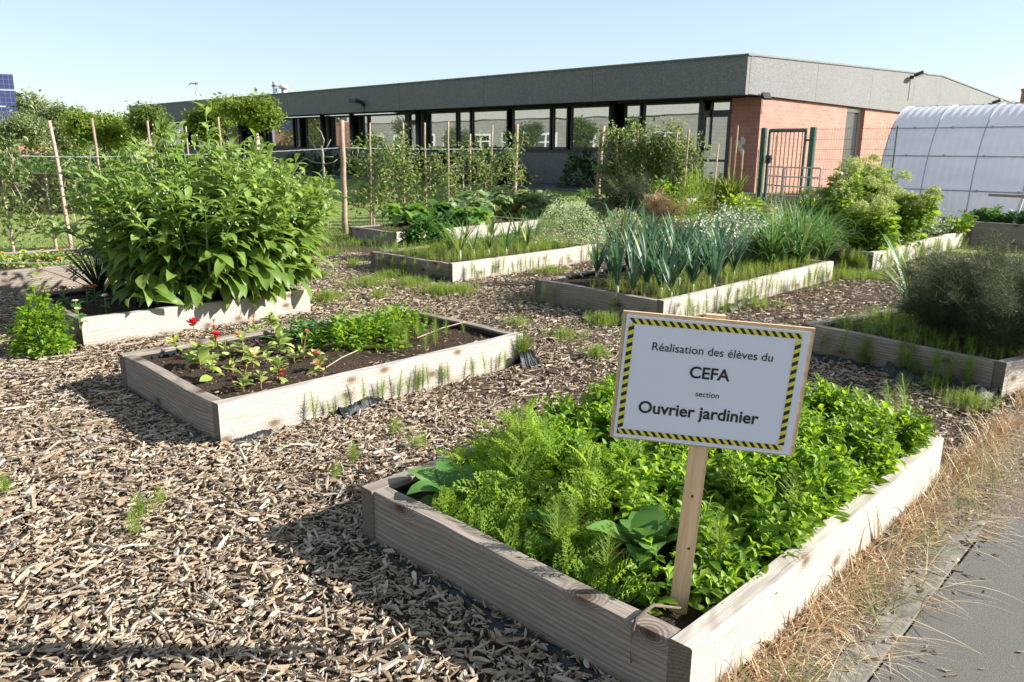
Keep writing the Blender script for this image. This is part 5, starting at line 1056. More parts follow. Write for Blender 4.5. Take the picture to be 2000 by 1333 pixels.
# ================================================================ TALLER PLANTS OF THE FAR BEDS
def umbelplant(c, hz, spread, n, label, seed, leaves=330, headr=.145):
    q = np.random.default_rng(seed); r = thing('lovage', label, 'umbel plant', c, 'umbel plants in the far right bed'); sb, ub, lb = MB(), MB(), MB()
    dot = np.array([(-.5, 0, 0), (0, -.5, .1), (.5, 0, 0), (0, .5, .1)]), np.array([(0, 1, 2, 3)])
    for k in range(n):
        a = q.uniform(0, 6.3); ln = math.sqrt(q.uniform(0, 1)); P = bent(7, (0, 0, 0), hz*q.uniform(.62, 1.0)*(1-.15*ln), a, spread*ln*.6, spread*ln*.7); sb.tube(P, np.linspace(.016, .006, 7), 6)
        heads = [(P[-1], 1.0)]
        for j in range(3): t_ = q.uniform(.5, .85); c0 = np.array([np.interp(t_, np.linspace(0, 1, 7), P[:, x]) for x in range(3)]); e = c0 + np.array([q.normal(0, .16), q.normal(0, .16), q.uniform(.12, .3)]); sb.tube([c0, (c0+e)/2+[0, 0, .02], e], [.008, .006, .004], 5); heads.append((e, q.uniform(.5, .85)))
        for e, s_ in heads:
            for m_ in range(16):                       # umbellets on a dome
                aa, ee = m_*2.4, math.acos(1-1.35*m_/16); R_ = headr*s_; e2 = e + R_*np.array([math.sin(ee)*math.cos(aa), math.sin(ee)*math.sin(aa), math.cos(ee)*.9]); sb.tube([e, e2], .0018, 3, cap=False)
                m2 = 26; ub.scatter(*dot, frames(q.uniform(0, 6.3, m2), q.normal(0, .5, m2), q.normal(0, .5, m2), q.uniform(.016, .03, m2)), e2 + q.normal(0, .02, (m2, 3)), np.clip(q.normal(.5, .25, m2), 0, 1))
        for j in range(leaves//n):
            t_ = q.uniform(.08, .9); c0 = np.array([np.interp(t_, np.linspace(0, 1, 7), P[:, x]) for x in range(3)]); aa = q.uniform(0, 6.3); L_ = q.uniform(.1, .34)*(1.2-t_*.6); e0 = q.normal(.2, .35)
            for m_ in range(5): lb.scatter(*LOVL[m_ % 2], frames([aa+(m_-2)*.5], [e0], [q.normal(0, .4)], [.11*q.uniform(.7, 1.2)]), [c0 + L_*np.array([math.cos(aa+(m_-2)*.3), math.sin(aa+(m_-2)*.3), math.sin(e0)])], [np.clip(q.normal(.55, .22), 0, 1)])
    sb.build('stem', G['stem'], r); lb.build('foliage', G['lovage'], r, True); ub.build('flower', G['umbel'], r)['kind'] = 'stuff'; return r
LOVL = [leaf(1, .75, 4, .6, .15, .75, .6, .06, .06, .1), leaf(1, .6, 4, .9, .15, .7, .6, .08, .06, .2)]
zz = BEDS['b6']['z']
for px, py, pt, sp, n, lab in ((1640, 478, 305, .5, 6, 'yellow green lovage with flower heads before the gate, leftmost of the far right bed'), (1700, 470, 300, .55, 6, 'tallest flowering lovage, in the middle of the far right bed'), (1745, 478, 345, .7, 5, 'lovage leaning right across the polytunnel with open branched heads'), (1690, 490, 400, .5, 4, 'low leafy lovage at the front corner of the far right bed')):
    c = at(px, py, zz); umbelplant(c, top_of(c, pt)-c[2], sp, n, lab, px)
fl_l = [leaf(1, .3, 3, .5, .1), leaf(1, .4, 3, .8, .1)]
def flowering(c, rx, hz, n, nf, label, name='white_rocket', cat='flowering plant', mat='cardoon', fmat='white_flower', size=.07, fs=.022, group=None):
    r = thing(name, label, cat, c, group); b, sb, f = MB(), MB(), MB(); st = 22; tips = []
    for k in range(st):
        a = g.uniform(0, 6.3); le = math.sqrt(g.uniform(0, 1)); P = bent(6, (le*rx*.5*math.cos(a), le*rx*.5*math.sin(a), 0), hz*g.uniform(.6, 1.0)*(1-.2*le), a, .1+.35*le, .3*le); sb.tube(P, np.linspace(.006, .002, 6), 4); tips.append(P)
    def pts(m_, lo): 
        out = []
        for k in range(m_): P = tips[g.integers(0, st)]; t_ = g.uniform(lo, 1); out.append([np.interp(t_, np.linspace(0, 1, 6), P[:, j]) for j in range(3)])
        return np.array(out) + g.normal(0, rx*.09, (m_, 3))
    P = pts(n, .1); P[:, 2] = np.abs(P[:, 2])
    for k in range(2): i = np.arange(n) % 2 == k; b.scatter(*fl_l[k], frames(g.uniform(0, 6.3, i.sum()), g.normal(.35, .45, i.sum()), g.normal(0, .4, i.sum()), size*g.uniform(.5, 1.2, i.sum())), P[i], np.clip(g.normal(.5, .22, i.sum()), 0, 1))
    P = pts(nf, .45); dm = np.array([(-.5, 0, 0), (0, -.5, .1), (.5, 0, 0), (0, .5, .1)]), np.array([(0, 1, 2, 3)]); f.scatter(*dm, frames(g.uniform(0, 6.3, nf), g.normal(0, .7, nf), g.normal(0, .7, nf), fs*g.uniform(.6, 1.4, nf)), P, np.clip(g.normal(.6, .3, nf), 0, 1))
    sb.build('stem', G['stem'], r); b.build('foliage', G[mat], r, True); f.build('flower', G[fmat], r)['kind'] = 'stuff'; return r
def fl_at(px, py, z, rx, pt, *a, **k): c = at(px, py, z); return flowering(c, rx*m_per_px(c), top_of(c, pt)-c[2], *a, **k)
fl_at(1815, 466, zz, 50, 385, 900, 700, 'white flowering bush against the polytunnel at the end of the far right bed', size=.08)
fl_at(1870, 460, zz, 20, 410, 220, 10, 'small yellow leaved shoot at the far end of the far right bed', name='sorrel', cat='leafy plant', mat='lovage', size=.14)
fl_at(1425, 520, .19, 40, 395, 420, 420, 'tall white flowering rocket behind the leeks, left of the chives', size=.06, fs=.03)
fl_at(1500, 505, .19, 38, 400, 420, 380, 'white flowering rocket tangled with the chives', size=.06, fs=.03)
fl_at(1460, 480, .2, 46, 375, 500, 420, 'white flowering rocket rising behind the leek bed', size=.07, fs=.032)
for px, py, pt, rx, n, nf, lab in ((1380, 500, 400, 40, 420, 380, 'white rocket flowers among the leek tips, left of the tall one'), (1455, 515, 412, 46, 520, 460, 'broad white rocket clump at the end of the leek rows'), (1530, 520, 420, 40, 420, 200, 'white rocket clump under the chives at the bed\'s far half'), (1420, 470, 382, 44, 480, 420, 'white flowering rocket behind the leeks, before the spurge')):
    fl_at(px, py, .19, rx, pt, n, nf, lab, size=.075, fs=.03, mat='garlic')
for px, py, pt, lab in ((1505, 525, 425, 'chive clump among the rocket, left of the far corner'), (1560, 520, 405, 'tall chive clump at the bed\'s sunlit side board'), (1610, 512, 430, 'outermost chive clump bending over the board end'), (1540, 495, 395, 'tall chive clump at the back of the leek bed'), (1475, 515, 440, 'small chive clump next to the last leek')):
    c = at(px, py, .19); SGRS.place(c, lab, 'chive clumps by the leek bed', (top_of(c, pt)-c[2])/.42)
fl_at(1545, 470, .2, 45, 385, 420, 120, 'pale leafy tangle between the chives and the lovage', size=.08)
fl_at(1600, 470, .2, 40, 395, 420, 60, 'dense leafy tangle at the foot of the leftmost lovage', size=.08, mat='lovage')
# ---- herbs of the bed below the glass door
z8 = BEDS['b8']['z']
def mound_at(px, py, z, rx, pt, n, size, mat, name, label, cat, **k): c = at(px, py, z) if z is not None else on_ground(px, py); kk = m_per_px(c)*rx; return leafmound(name, c, kk, kk*.85, top_of(c, pt)-c[2], n, size, G[mat], label, cat, **k)
mound_at(1352, 414, z8, 38, 343, 1500, .12, 'horsetail', 'southernwood', 'fine leaved round green herb bush below the glass door', 'herb bush', lf=[leaf(1, .1, 2, .5, .1), leaf(1, .12, 2, .2, .1)], el0=1.2)
c = at(1428, 402, z8); IR = Kind('iris_clump', 'iris', protos('iris', mk_strap(70, .85, .06, .4, .5, .1, 0, G['tree'], .3, .45, .25), 1, None)); o = IR.place(c, 'clump of broad green strap leaves among the pointed sticks below the brick return', None, (top_of(c, 318)-c[2])/.88)
mound_at(1445, 418, z8, 42, 385, 500, .1, 'lovage', 'spurge', 'bright yellow green low plant in front of the strap leaved clump', 'leafy plant', tm=.8)
mound_at(1395, 400, z8, 30, 352, 450, .11, 'lovage', 'spurge', 'yellow green leafy plant left of the strap leaved clump', 'leafy plant', tm=.75)
mound_at(1290, 402, z8, 36, 355, 500, .12, 'lovage', 'comfrey_seedling', 'mixed green leafy plant behind the dried herb', 'leafy plant', tm=.5)
mound_at(1330, 440, .2, 60, 398, 900, .1, 'horsetail', 'weedy_tangle', 'soft grey green weedy tangle behind the leeks\' tips', 'weeds', lf=[leaf(1, .12, 2, .5, .1)], el0=1.2)
mound_at(1500, 425, .3, 60, 385, 800, .12, 'garlic', 'weedy_tangle', 'grassy weedy tangle in front of the hurdles', 'weeds', lf=[leaf(1, .08, 3, 1.0, .1)], el0=1.3)
mound_at(1590, 440, .3, 40, 392, 600, .11, 'lovage', 'weedy_tangle', 'leafy weeds at the foot of the right hurdle', 'weeds')
for k, (px, pt, pb) in enumerate(((1391, 278, 345), (1419, 265, 345), (1428, 243, 345), (1443, 290, 345), (1477, 290, 378), (1507, 262, 375))):
    c = at(px, 402 if px < 1500 else 405, z8) if px < 1470 else on_x(px, 384, 15.0); c[2] = z8-.1 if px < 1470 else terrain(c[0], c[1]); zt = top_of(c, pt)-c[2]; b = MB(); tl = rng.normal(0, .02, 2)
    b.box(-.022, .022, -.012, .012, 0, zt-.05); V = [(-.022, -.012, zt-.05), (.022, -.012, zt-.05), (.022, .012, zt-.05), (-.022, .012, zt-.05), (0.004, 0, zt)]; b.add(V, [(0, 1, 4), (1, 2, 4), (2, 3, 4), (3, 0, 4)])
    o = b.build('stick', G['lath'], loc=c, rz=.4); o.rotation_euler = (tl[0], tl[1], .4); tag(o, 'pointed wooden stick ' + ('before the sill wall, leftmost of six', 'second from the left, shorter one against the glass door', 'tallest of six, against the glass door', 'leaning before the brick return', 'beside the green gate post', 'thin one standing before the gate bars')[k], 'stick', 'sticks near the glass door')
# ---- rhubarb and cardoon bed
def mk_big(nl, L, wd, hz, mat, name, lob=False):
    def fn(q):
        b, s_ = MB(), MB()
        for k in range(nl):
            a = k*2.4+q.normal(0, .3); le = q.uniform(.25, 1); h_ = hz*q.uniform(.45, 1)*(1.1-.35*le); P = bent(5, (0, 0, 0), h_/math.cos(.25+.5*le)*1.02, a, .15+.5*le, .25); s_.tube(P, np.linspace(.016, .01, 5), 6, .5)
            nn_ = 16 if lob else 9; V, F = leaf(L*q.uniform(.7, 1.1), wd*q.uniform(.85, 1.1)*L, nn_, q.uniform(.7, 1.7), .2, .8, .5, .05, .0, q.uniform(-.1, .5)); V = V.copy()
            if lob: zg = np.where(np.arange(nn_+1) % 2, .45, 1.25); V[0::3, 1] *= zg; V[2::3, 1] *= zg
            ph = q.uniform(0, 6); V[0::3, 1] *= 1+.22*np.sin(np.arange(nn_+1)*2.2+ph); V[2::3, 1] *= 1+.22*np.sin(np.arange(nn_+1)*2.2+ph+1); V[:, 2] += q.normal(0, .02*L, len(V))
            b.add(rotz(V, a, 1, P[-1]), F, np.clip(q.normal(.5, .22), 0, 1))
        return [('stalk', s_, G['redstem'], True), ('foliage', b, mat, True)]
    return fn
RH = Kind('rhubarb', 'rhubarb', protos('rhub', mk_big(22, .5, .85, .42, G['rhubarb'], 'rhubarb'), 2, None)); CA = Kind('cardoon', 'cardoon', protos('card', mk_big(30, .62, .42, .5, G['cardoon'], 'cardoon', True), 3, None))
z7 = BEDS['b7']['z']
for px, py, pt, K, hz, lab in ((795, 440, 392, RH, .62, 'leftmost rhubarb with dark shaded leaves, before the reddish bare soil'), (838, 436, 384, RH, .62, 'bright sunlit rhubarb left of the cardoons'), (895, 434, 366, CA, .78, 'silvery cardoon beside the sunlit rhubarb'), (945, 424, 352, CA, .78, 'dark centred cardoon in the middle of its bed'), (1005, 420, 345, CA, .8, 'tallest silvery cardoon behind the garlic'), (1055, 418, 352, CA, .78, 'rightmost cardoon beside the open lawn'), (915, 442, 395, RH, .62, 'low rhubarb in front of the cardoons')):
    c = at(px, py, z7); K.place(c, lab, 'rhubarb and cardoons', (top_of(c, pt)-c[2])/hz)
mound_at(835, 482, .2, 48, 426, 2200, .08, 'broad', 'herb_mound', 'dark grey green leafy mound at the left end of the garlic bed', 'leafy mound', tm=.35)
mound_at(765, 482, .2, 34, 440, 420, .06, 'horsetail', 'herb_mound', 'small feathery green mound by the left corner of the garlic bed', 'leafy mound', tm=.4, lf=[leaf(1, .16, 2, .5, .1)], el0=1.2)
mound_at(1145, 388, None, 20, 372, 160, .09, 'broad', 'herb_mound', 'little leafy plant alone at the lawn edge', 'leafy plant')
mound_at(1180, 412, None, 30, 372, 120, .1, 'broad', 'nettle', 'dark leafy plant at the foot of the tall stake beside the fennel bush', 'leafy plant')

# ================================================================ STAKES, WIRES, ESPALIERS
def stake(px, pb, pt, rad_px, mat, label, group, lean_px=0, z=None, name='stake', base=None):
    c = (on_ground(px, pb) if z is None else at(px, pb, z)) if base is None else np.array(base, float); s_ = m_per_px(c); zt = top_of(c, pt)-c[2]; e = np.array([rt[0]*lean_px*s_, rt[1]*lean_px*s_, zt]); n_ = 7
    P = np.linspace([0, 0, -.1], e, n_) + np.concatenate([np.zeros((1, 3)), rng.normal(0, .006, (n_-1, 3))*[1, 1, 0]]); b = MB(); b.tube(P, np.linspace(rad_px*1.1, rad_px*.92, n_)*s_, 8); o = b.build(name, G[mat], None, True, c); tag(o, label, 'stake', group); return c, c+e
YR = 12.9
def row_base(px): p = on_y(px, 300, YR); return np.array([p[0], YR, float(terrain(p[0], YR))])
ends = {}
for px, pt, lean, rad, mat, lab in ((116, 236, -10, 3.4, 'pinkstake', 'reddish metal stake in front of the lawn, left of the comfrey'), (197, 232, -9, 2.6, 'stake', 'brown stake against the brightest round tree'), (296, 236, -2, 2.3, 'stake', 'thin brown stake against the building\'s left end'), (433, 229, -2, 2.3, 'stake', 'brown stake under the twin crowned tree'), (368, 247, 0, 1.6, 'cane', 'short pale stake between the small tree and the twin crown'), (667, 235, 3, 5.2, 'stake', 'thick round post behind the right end of the comfrey'), (1006, 243, 3, 3.8, 'stake', 'round post in the middle, behind the cardoons')):
    ends[px] = stake(px, 0, pt, rad, mat, lab, 'stakes of the fruit hedge', lean, base=row_base(px))
ends[1168] = stake(1166, 405, 246, 4.6, 'stake', 'round post alone at the edge of the open lawn', 'stakes of the fruit hedge', 6)
for k, (px, pt, pb, dx) in enumerate(((724, 240, 430, 4), (789, 240, 390, 3), (831, 240, 380, 0), (876, 238, 365, 2), (918, 262, 370, 1), (961, 245, 365, 2), (1203, 258, 330, 2), (1242, 255, 350, 5), (1271, 250, 340, 14), (1318, 255, 345, 12), (1340, 252, 330, 4))):
    px0 = px - dx; base = row_base(px0) if px < 1100 else on_x(px0, 350, 14.2); base[2] = terrain(base[0], base[1])
    stake(px0, 0, pt, 1.7, 'cane', 'thin garden cane ' + ('nearest the thick post', 'before the pale door pier', 'left of the window with the tree reflection', 'against the grey block reflection', 'shorter than its neighbours, before the middle window', 'just left of the round post in the middle', 'at the left of the right hand apple tree', 'before the dark column, among the leaves', 'slanting right through the apple leaves', 'slanting before the big pane', 'at the right end of the apple row')[k], 'canes of the fruit hedge', dx, base=base)
def wire(p0, p1, label, rad=.006, sag=.02):
    P = np.linspace(p0, p1, 9); P[:, 2] -= sag*np.sin(np.linspace(0, np.pi, 9)); b = MB(); b.tube(P-P[0], rad, 4); tag(b.build('wire', G['wire'], None, False, P[0]), label, 'wire', 'fence wires')
def on_row(px, py, y=YR): return on_y(px, py, y)
wire(on_row(40, 305), on_row(300, 304), 'thin wire in front of the round trees at the left'); wire(on_row(300, 304), on_row(668, 289), 'thin wire above the comfrey, between the brown stakes and the thick post'); wire(on_row(668, 289), on_row(1006, 291), 'thin wire below the ribbon windows, from the thick post to the middle post'); wire(on_row(960, 340), on_row(1006, 337), 'short lower wire at the middle post')
wire(at(0, 514, .32), at(200, 506, .32), 'thin wire low over the marigolds at the left edge', .004)
AL = [leaf(1, .5, 3, .6, .2, .9, .7, .03, .08, .2), leaf(1, .44, 3, 1.0, .25, .9, .7, .03, .08, .3)]
def leafy_tree(name, label, cat, c, limbs, mat, lsize, nleaf, spread, bark='palebark', rad=.03, tm=.5, group=None, tv=.25):
    """limbs: polylines local to c; leaves sit in clusters on all but the first"""
    r = thing(name, label, cat, c, group); tb, lb = MB(), MB()
    for k, (P, ra) in enumerate(limbs): tb.tube(P, np.linspace(ra, ra*.45, len(P)), 6)
    limbs2 = limbs[1:] if len(limbs) > 1 else limbs; Ls = np.array([np.linalg.norm(np.diff(P, axis=0), axis=1).sum() for P, _ in limbs2]); pr = Ls/Ls.sum()
    ncl = max(1, nleaf//8); w_ = g.choice(len(limbs2), ncl, p=pr); cc = []
    for k in w_: P = np.asarray(limbs2[k][0]); t_ = g.uniform(.12, 1.0)*(len(P)-1); i = min(int(t_), len(P)-2); cc.append(P[i]+(P[i+1]-P[i])*(t_-i))
    cc = np.array(cc)+g.normal(0, spread, (ncl, 3)); cl = np.repeat(cc, 8, 0)+g.normal(0, lsize*.8, (ncl*8, 3)); n = len(cl); ctn = np.repeat(g.normal(0, tv*.7, ncl), 8)
    for k in range(2): i = np.arange(n) % 2 == k; lb.scatter(*AL[k], frames(g.uniform(0, 6.3, i.sum()), g.normal(.2, .55, i.sum()), g.normal(0, .5, i.sum()), lsize*g.uniform(.65, 1.25, i.sum())), cl[i], np.clip(tm+ctn[i]+g.normal(0, tv*.6, i.sum()), 0, 1))
    tb.build('trunk', G[bark], r, True); lb.build('crown', G[mat], r, True); return r
def espalier(px, pb, pt, halfw_l, halfw_r, label, tiers, nleaf, base=None, dens=1.0, lsize=.07, group='espaliered apple trees'):
    c = row_base(px) if base is None else np.array(base, float); s_ = m_per_px(c); H_ = (top_of(c, pt)-c[2])*.9; X_ = np.array([rt[0], rt[1], 0]); limbs = [(np.array([[0, 0, -.1], [0.01, 0, H_*.35], [-.01, .01, H_*.7], [.0, 0, H_]]), .026)]
    for k in range(tiers):
        z = H_*(.28+.6*k/max(1, tiers-1)) if tiers > 1 else H_*.5
        for sg, hw_ in ((-1, halfw_l), (1, halfw_r)):
            L_ = hw_*s_*g.uniform(.75, 1.05); up_ = g.uniform(.15, .5)*L_
            P = np.array([[0, 0, z-.12], *(X_*sg*L_*.35+[0, 0, z+up_*.25]).reshape(1, 3), *(X_*sg*L_*.7+[0, 0, z+up_*.45]).reshape(1, 3), *(X_*sg*L_+[0, 0, z+up_]).reshape(1, 3)]); limbs.append((P, .014))
            for j in range(2): i = g.integers(1, 4); limbs.append((np.array([P[i], P[i]+[g.normal(0, .05), g.normal(0, .05), .16], P[i]+[g.normal(0, .1), g.normal(0, .1), .34]]), .007))
    limbs.append((np.array([[0, 0, H_*.7], [0.02, 0, H_*.9], [.0, .02, H_*1.04]]), .01))
    return leafy_tree('apple_tree', label, 'fruit tree', c, limbs, 'apple', lsize*1.3, int(nleaf*dens*2.1), .085, 'palebark', tm=.55, group=group)
ba = lambda px, py: on_ground(px, py)
espalier(25, 500, 330, 40, 50, 'slim leaning apple espalier at the far left edge, before the lawn', 3, 230, base=ba(27, 500))
espalier(108, 490, 322, 70, 80, 'apple espalier with pale crooked limbs beside the reddish stake', 3, 290, base=ba(110, 495))
espalier(225, 0, 315, 60, 70, 'apple espalier half hidden by the left flank of the comfrey', 3, 300)
espalier(270, 0, 345, 50, 60, 'lower apple espalier peeping over the comfrey\'s left shoulder', 2, 200)
for k, (px, pt, lw, rw, n, tiers) in enumerate(((725, 290, 45, 40, 560, 4), (768, 265, 32, 40, 620, 4), (840, 310, 45, 50, 420, 3), (905, 305, 42, 45, 420, 3), (965, 295, 40, 45, 480, 3))):
    espalier(px, 0, pt, lw, rw, ('apple espalier right of the thick post', 'tallest apple espalier, with limbs rising before the pale pier', 'low spreading apple espalier behind the rhubarb', 'thin apple espalier before the middle windows', 'apple espalier left of the round post in the middle')[k], tiers, n)
for k, (px, pt, lw, rw, n, x_) in enumerate(((1215, 250, 38, 30, 720, 14.0), (1262, 262, 34, 38, 760, 14.2), (1300, 256, 36, 40, 760, 14.4), (1340, 285, 26, 28, 420, 14.5), (1185, 318, 16, 20, 260, 13.8))):
    p_ = on_x(px, 360, x_); p_[2] = terrain(p_[0], p_[1]); espalier(px, 0, pt, lw, rw, ('bushy apple tree before the dark column, left of the right hand group', 'dense apple tree in the middle of the right hand group', 'tall apple tree before the big pane', 'small apple tree at the sill wall\'s right end', 'slender young apple tree by the lone round post')[k], 5, n, base=p_, group='apple trees before the door side windows')
c = ba(632, 365); c = far(632, 17.0); s_ = m_per_px(c); zt = top_of(c, 248)-c[2]; X_ = np.array([rt[0], rt[1], 0])
def tl(dx, py): return X_*dx*s_+[0, 0, top_of(c, py)-c[2]]
b = MB(); b.tube(np.array([[0, 0, -.2], [0, 0, .4], tl(-2, 300), tl(-3, 285)]), np.linspace(.034, .024, 4), 8)
for L_ in ([(-2, 305), (-14, 292), (-22, 280), (-30, 267)], [(-3, 288), (2, 275), (-2, 260), (-9, 248)], [(-2, 300), (8, 285), (14, 274)], [(-1, 320), (-18, 318), (-40, 306)], [(0, 322), (16, 318), (26, 311)], [(0, 308), (10, 307), (18, 304)], [(-3, 285), (-3, 279)], [(-1, 330), (-12, 340)]): b.tube(np.array([tl(*q) for q in L_])+rng.normal(0, .01, (len(L_), 3)), np.linspace(.016, .007, len(L_)), 6)
r = thing('bare_tree', 'leafless young tree with a few crooked branches before the dark shrubs', 'tree', c); b.build('trunk', plain('grey bark', (.26, .22, .19), .9, .1, var=.3), r, True)

# ================================================================ ROUND FRUIT TREES, HEDGES, SHRUBS, FAR TREES
def round_tree(px, dist, x0, x1, pt, pc, label, mat, n, trunk_px=4, bark='bark', lsize=.12, group='round headed trees on the lawn', lean=0, tm=.72, blobs_=7):
    c = far(px, dist); s_ = m_per_px(c); X_ = np.array([rt[0], rt[1], 0]); D_ = np.array([fw[0], fw[1], 0]); D_ /= np.linalg.norm(D_); zc = (top_of(c, pt)+top_of(c, pc))/2-c[2]; rz = (top_of(c, pt)-top_of(c, pc))/2; cx = ((x0+x1)/2-px)*s_; rx = (x1-x0)/2*s_
    r = thing('fruit_tree', label, 'tree', c, group); tb, lb = MB(), MB(); fork = np.array([X_[0]*cx*.15, X_[1]*cx*.15, max(.4, zc-rz*.85)])
    tb.tube(np.array([[0, 0, -.2], fork*[.5, .5, .5], fork]), np.array([1.1, .9, .85])*trunk_px/2*s_, 8)
    lobes = []
    for k in range(blobs_):
        a = g.uniform(0, 6.3); u_2 = g.uniform(-.8, .9); rr = math.sqrt(1-u_2*u_2)*.62; ctr_ = X_*(cx+rx*rr*math.cos(a)) + D_*rx*.8*rr*math.sin(a) + np.array([0, 0, zc+rz*.62*u_2]); lobes.append((ctr_, g.uniform(.38, .55)))
        tb.tube(np.array([fork, (fork*.5+ctr_*.5)+g.normal(0, .06, 3), ctr_]), np.array([.4, .3, .12])*trunk_px/2*s_, 5)
    per = int(n*1.5)//(blobs_*9)
    for ctr_, f_ in lobes:
        d = g.normal(0, 1, (per, 3)); d /= np.linalg.norm(d, axis=1)[:, None]; cc = ctr_ + d*np.array([rx, rx, rz])*f_*(g.uniform(.35, 1.12, per)[:, None]); ctn = g.normal(0, .12, per)
        cl = np.repeat(cc, 9, 0)+g.normal(0, lsize*.75, (per*9, 3)); t_ = np.repeat(ctn, 9)+tm+g.normal(0, .16, per*9)
        for k in range(2): i = np.arange(per*9) % 2 == k; lb.scatter(*AL[k], frames(g.uniform(0, 6.3, i.sum()), g.normal(.1, .6, i.sum()), g.normal(0, .5, i.sum()), lsize*g.uniform(.6, 1.3, i.sum())), cl[i], np.clip(t_[i], 0, 1))
    tb.build('trunk', G[bark], r, True); lb.build('crown', G[mat], r, True); return r
round_tree(52, 33, -5, 100, 208, 292, 'pale leaved round tree next to the solar panels', 'olive', 3000, 5, tm=.55)
round_tree(8, 40, -30, 35, 242, 300, 'dark low round tree below the solar panels', 'hedge', 1800, 5)
round_tree(114, 36, 78, 150, 203, 290, 'smallish round tree behind the reddish stake', 'olive', 2600, 4, tm=.45)
round_tree(133, 42, 100, 185, 214, 300, 'darker round tree between the reddish stake and the bright tree', 'tree', 2400, 4, tm=.3)
round_tree(205, 28, 143, 262, 198, 288, 'biggest bright green round tree, with a brown stake before it', 'tree', 4600, 5, tm=.55)
round_tree(302, 27, 255, 345, 208, 278, 'open crowned small tree before the building\'s left end', 'apple', 2300, 6, 'palebark', tm=.45)
round_tree(440, 24, 384, 482, 196, 282, 'left half of the twin crown before the fascia, on a brown stake', 'tree', 3200, 4, tm=.45)
round_tree(505, 22, 440, 552, 188, 252, 'flat crowned tree on a thick pale trunk before the fascia', 'tree', 3000, 11, 'palebark', tm=.5)
def hedge(pts, hz, wd, n, label, mat='hedge', lsize=.07, name='hedge', tm=.4):
    P0 = np.array(pts[0]); r = thing(name, label, 'hedge', P0); b = MB(); seg = [(np.array(a), np.array(c2)) for a, c2 in zip(pts[:-1], pts[1:])]; core = MB()
    for a, c2 in seg:
        d = (c2-a)[:2]; L = np.linalg.norm(d); d = d/L; nn = np.array([-d[1], d[0]]); m_ = int(n*L/sum(np.linalg.norm((q2-q1)[:2]) for q1, q2 in seg)); u_2 = g.uniform(0, L, m_); th = g.uniform(0, np.pi, m_); rr = g.uniform(.82, 1.05, m_)*(1+.1*np.sin(u_2*3)+.08*np.sin(u_2*7.3))
        cx_ = np.sign(np.cos(th))*np.abs(np.cos(th))**.5*wd/2*rr; cz_ = np.abs(np.sin(th))**.5*hz*rr; P = np.stack([a[0]-P0[0]+d[0]*u_2+nn[0]*cx_, a[1]-P0[1]+d[1]*u_2+nn[1]*cx_, cz_], -1)
        b.scatter(*AL[0], frames(g.uniform(0, 6.3, m_), g.normal(.2, .7, m_), g.normal(0, .6, m_), lsize*g.uniform(.6, 1.3, m_)), P, np.clip(g.normal(tm, .22, m_), 0, 1))
        q = [(a[:2]-P0[:2]+nn*s*wd*.38, ) for s in (-1, 1)] + [(c2[:2]-P0[:2]+nn*s*wd*.38, ) for s in (1, -1)]; V = [(*q_[0], z) for z in (0, hz*.8) for q_ in q]; core.add(V, [(0, 1, 2, 3)[::-1], (4, 5, 6, 7), (0, 4, 5, 1)[::-1], (1, 5, 6, 2)[::-1], (2, 6, 7, 3)[::-1], (3, 7, 4, 0)[::-1]], .05)
    b.build('foliage', G[mat], r); core.build('branches', G['bark'], r); return r
def hz_of(c, py): return top_of(c, py)-c[2]
a = far(-60, 30); c2 = far(175, 30); hedge([a, c2], hz_of(c2, 308), .9, 3200, 'trimmed green hedge under the round trees at the left', tm=.55)
a = far(20, 24); c2 = far(235, 22); hedge([a, c2], hz_of(c2, 326)+.05, 1.6, 4200, 'lower bushy hedge nearer the lawn at the left', tm=.5)
a = far(68, 46); c2 = far(232, 42); hedge([a, c2], hz_of(c2, 293), 1.2, 3000, 'tall dark hedge beyond the round trees', tm=.1, lsize=.12)
a = far(-150, 40); c2 = far(70, 44); hedge([a, c2], hz_of(c2, 300), 1.5, 2600, 'pale dry looking hedge at the far left', 'olive', .12, tm=.5)
def shrub(px, dist_x, pt, rxp, label, mat='hedge', n=1500, size=.1, tm=.25, pb=350, name='shrub', **k):
    c = on_x(px, pb, dist_x); c[2] = terrain(c[0], c[1]); s_ = m_per_px(c); return leafmound(name, c, rxp*s_, rxp*s_*.9, top_of(c, pt)-c[2], n, size, G[mat], label, 'shrub', tm=tm, el0=1.0, stems=10, group='shrubs along the sill wall', shell=.7, **k)
shrub(1138, 17.4, 305, 46, 'round dark shrub below the window with two tree reflections, right of the middle post')
shrub(870, 17.4, 298, 40, 'dark shrub behind the canes, below the middle windows', n=1600); shrub(950, 17.3, 308, 50, 'broad dark shrub just left of the round post in the middle', n=1700)
shrub(1000, 17.2, 330, 30, 'low dark shrub behind the cardoons', n=900); shrub(590, 17.6, 303, 45, 'dark shrub behind the bare tree, at the left', n=1500); shrub(650, 17.5, 306, 42, 'dark shrub behind the thick post', n=1500); shrub(815, 17.5, 318, 22, 'purplish small shrub at the foot of the pale pier', 'fennel', 700)
shrub(355, 17.6, 308, 40, 'dark low shrub left of the twin crowned tree', n=1200); shrub(1215, 17.5, 320, 30, 'dark shrub in the shade of the column', n=900)
c = on_x(1035, 352, 16.6); c[2] = terrain(c[0], c[1]); flowering(c, .35, .55, 90, 160, 'small brownish dried flower heads before the shaded sill wall', name='dried_flowers', cat='dried flowers', mat='fennel', fmat='dry', fs=.05)
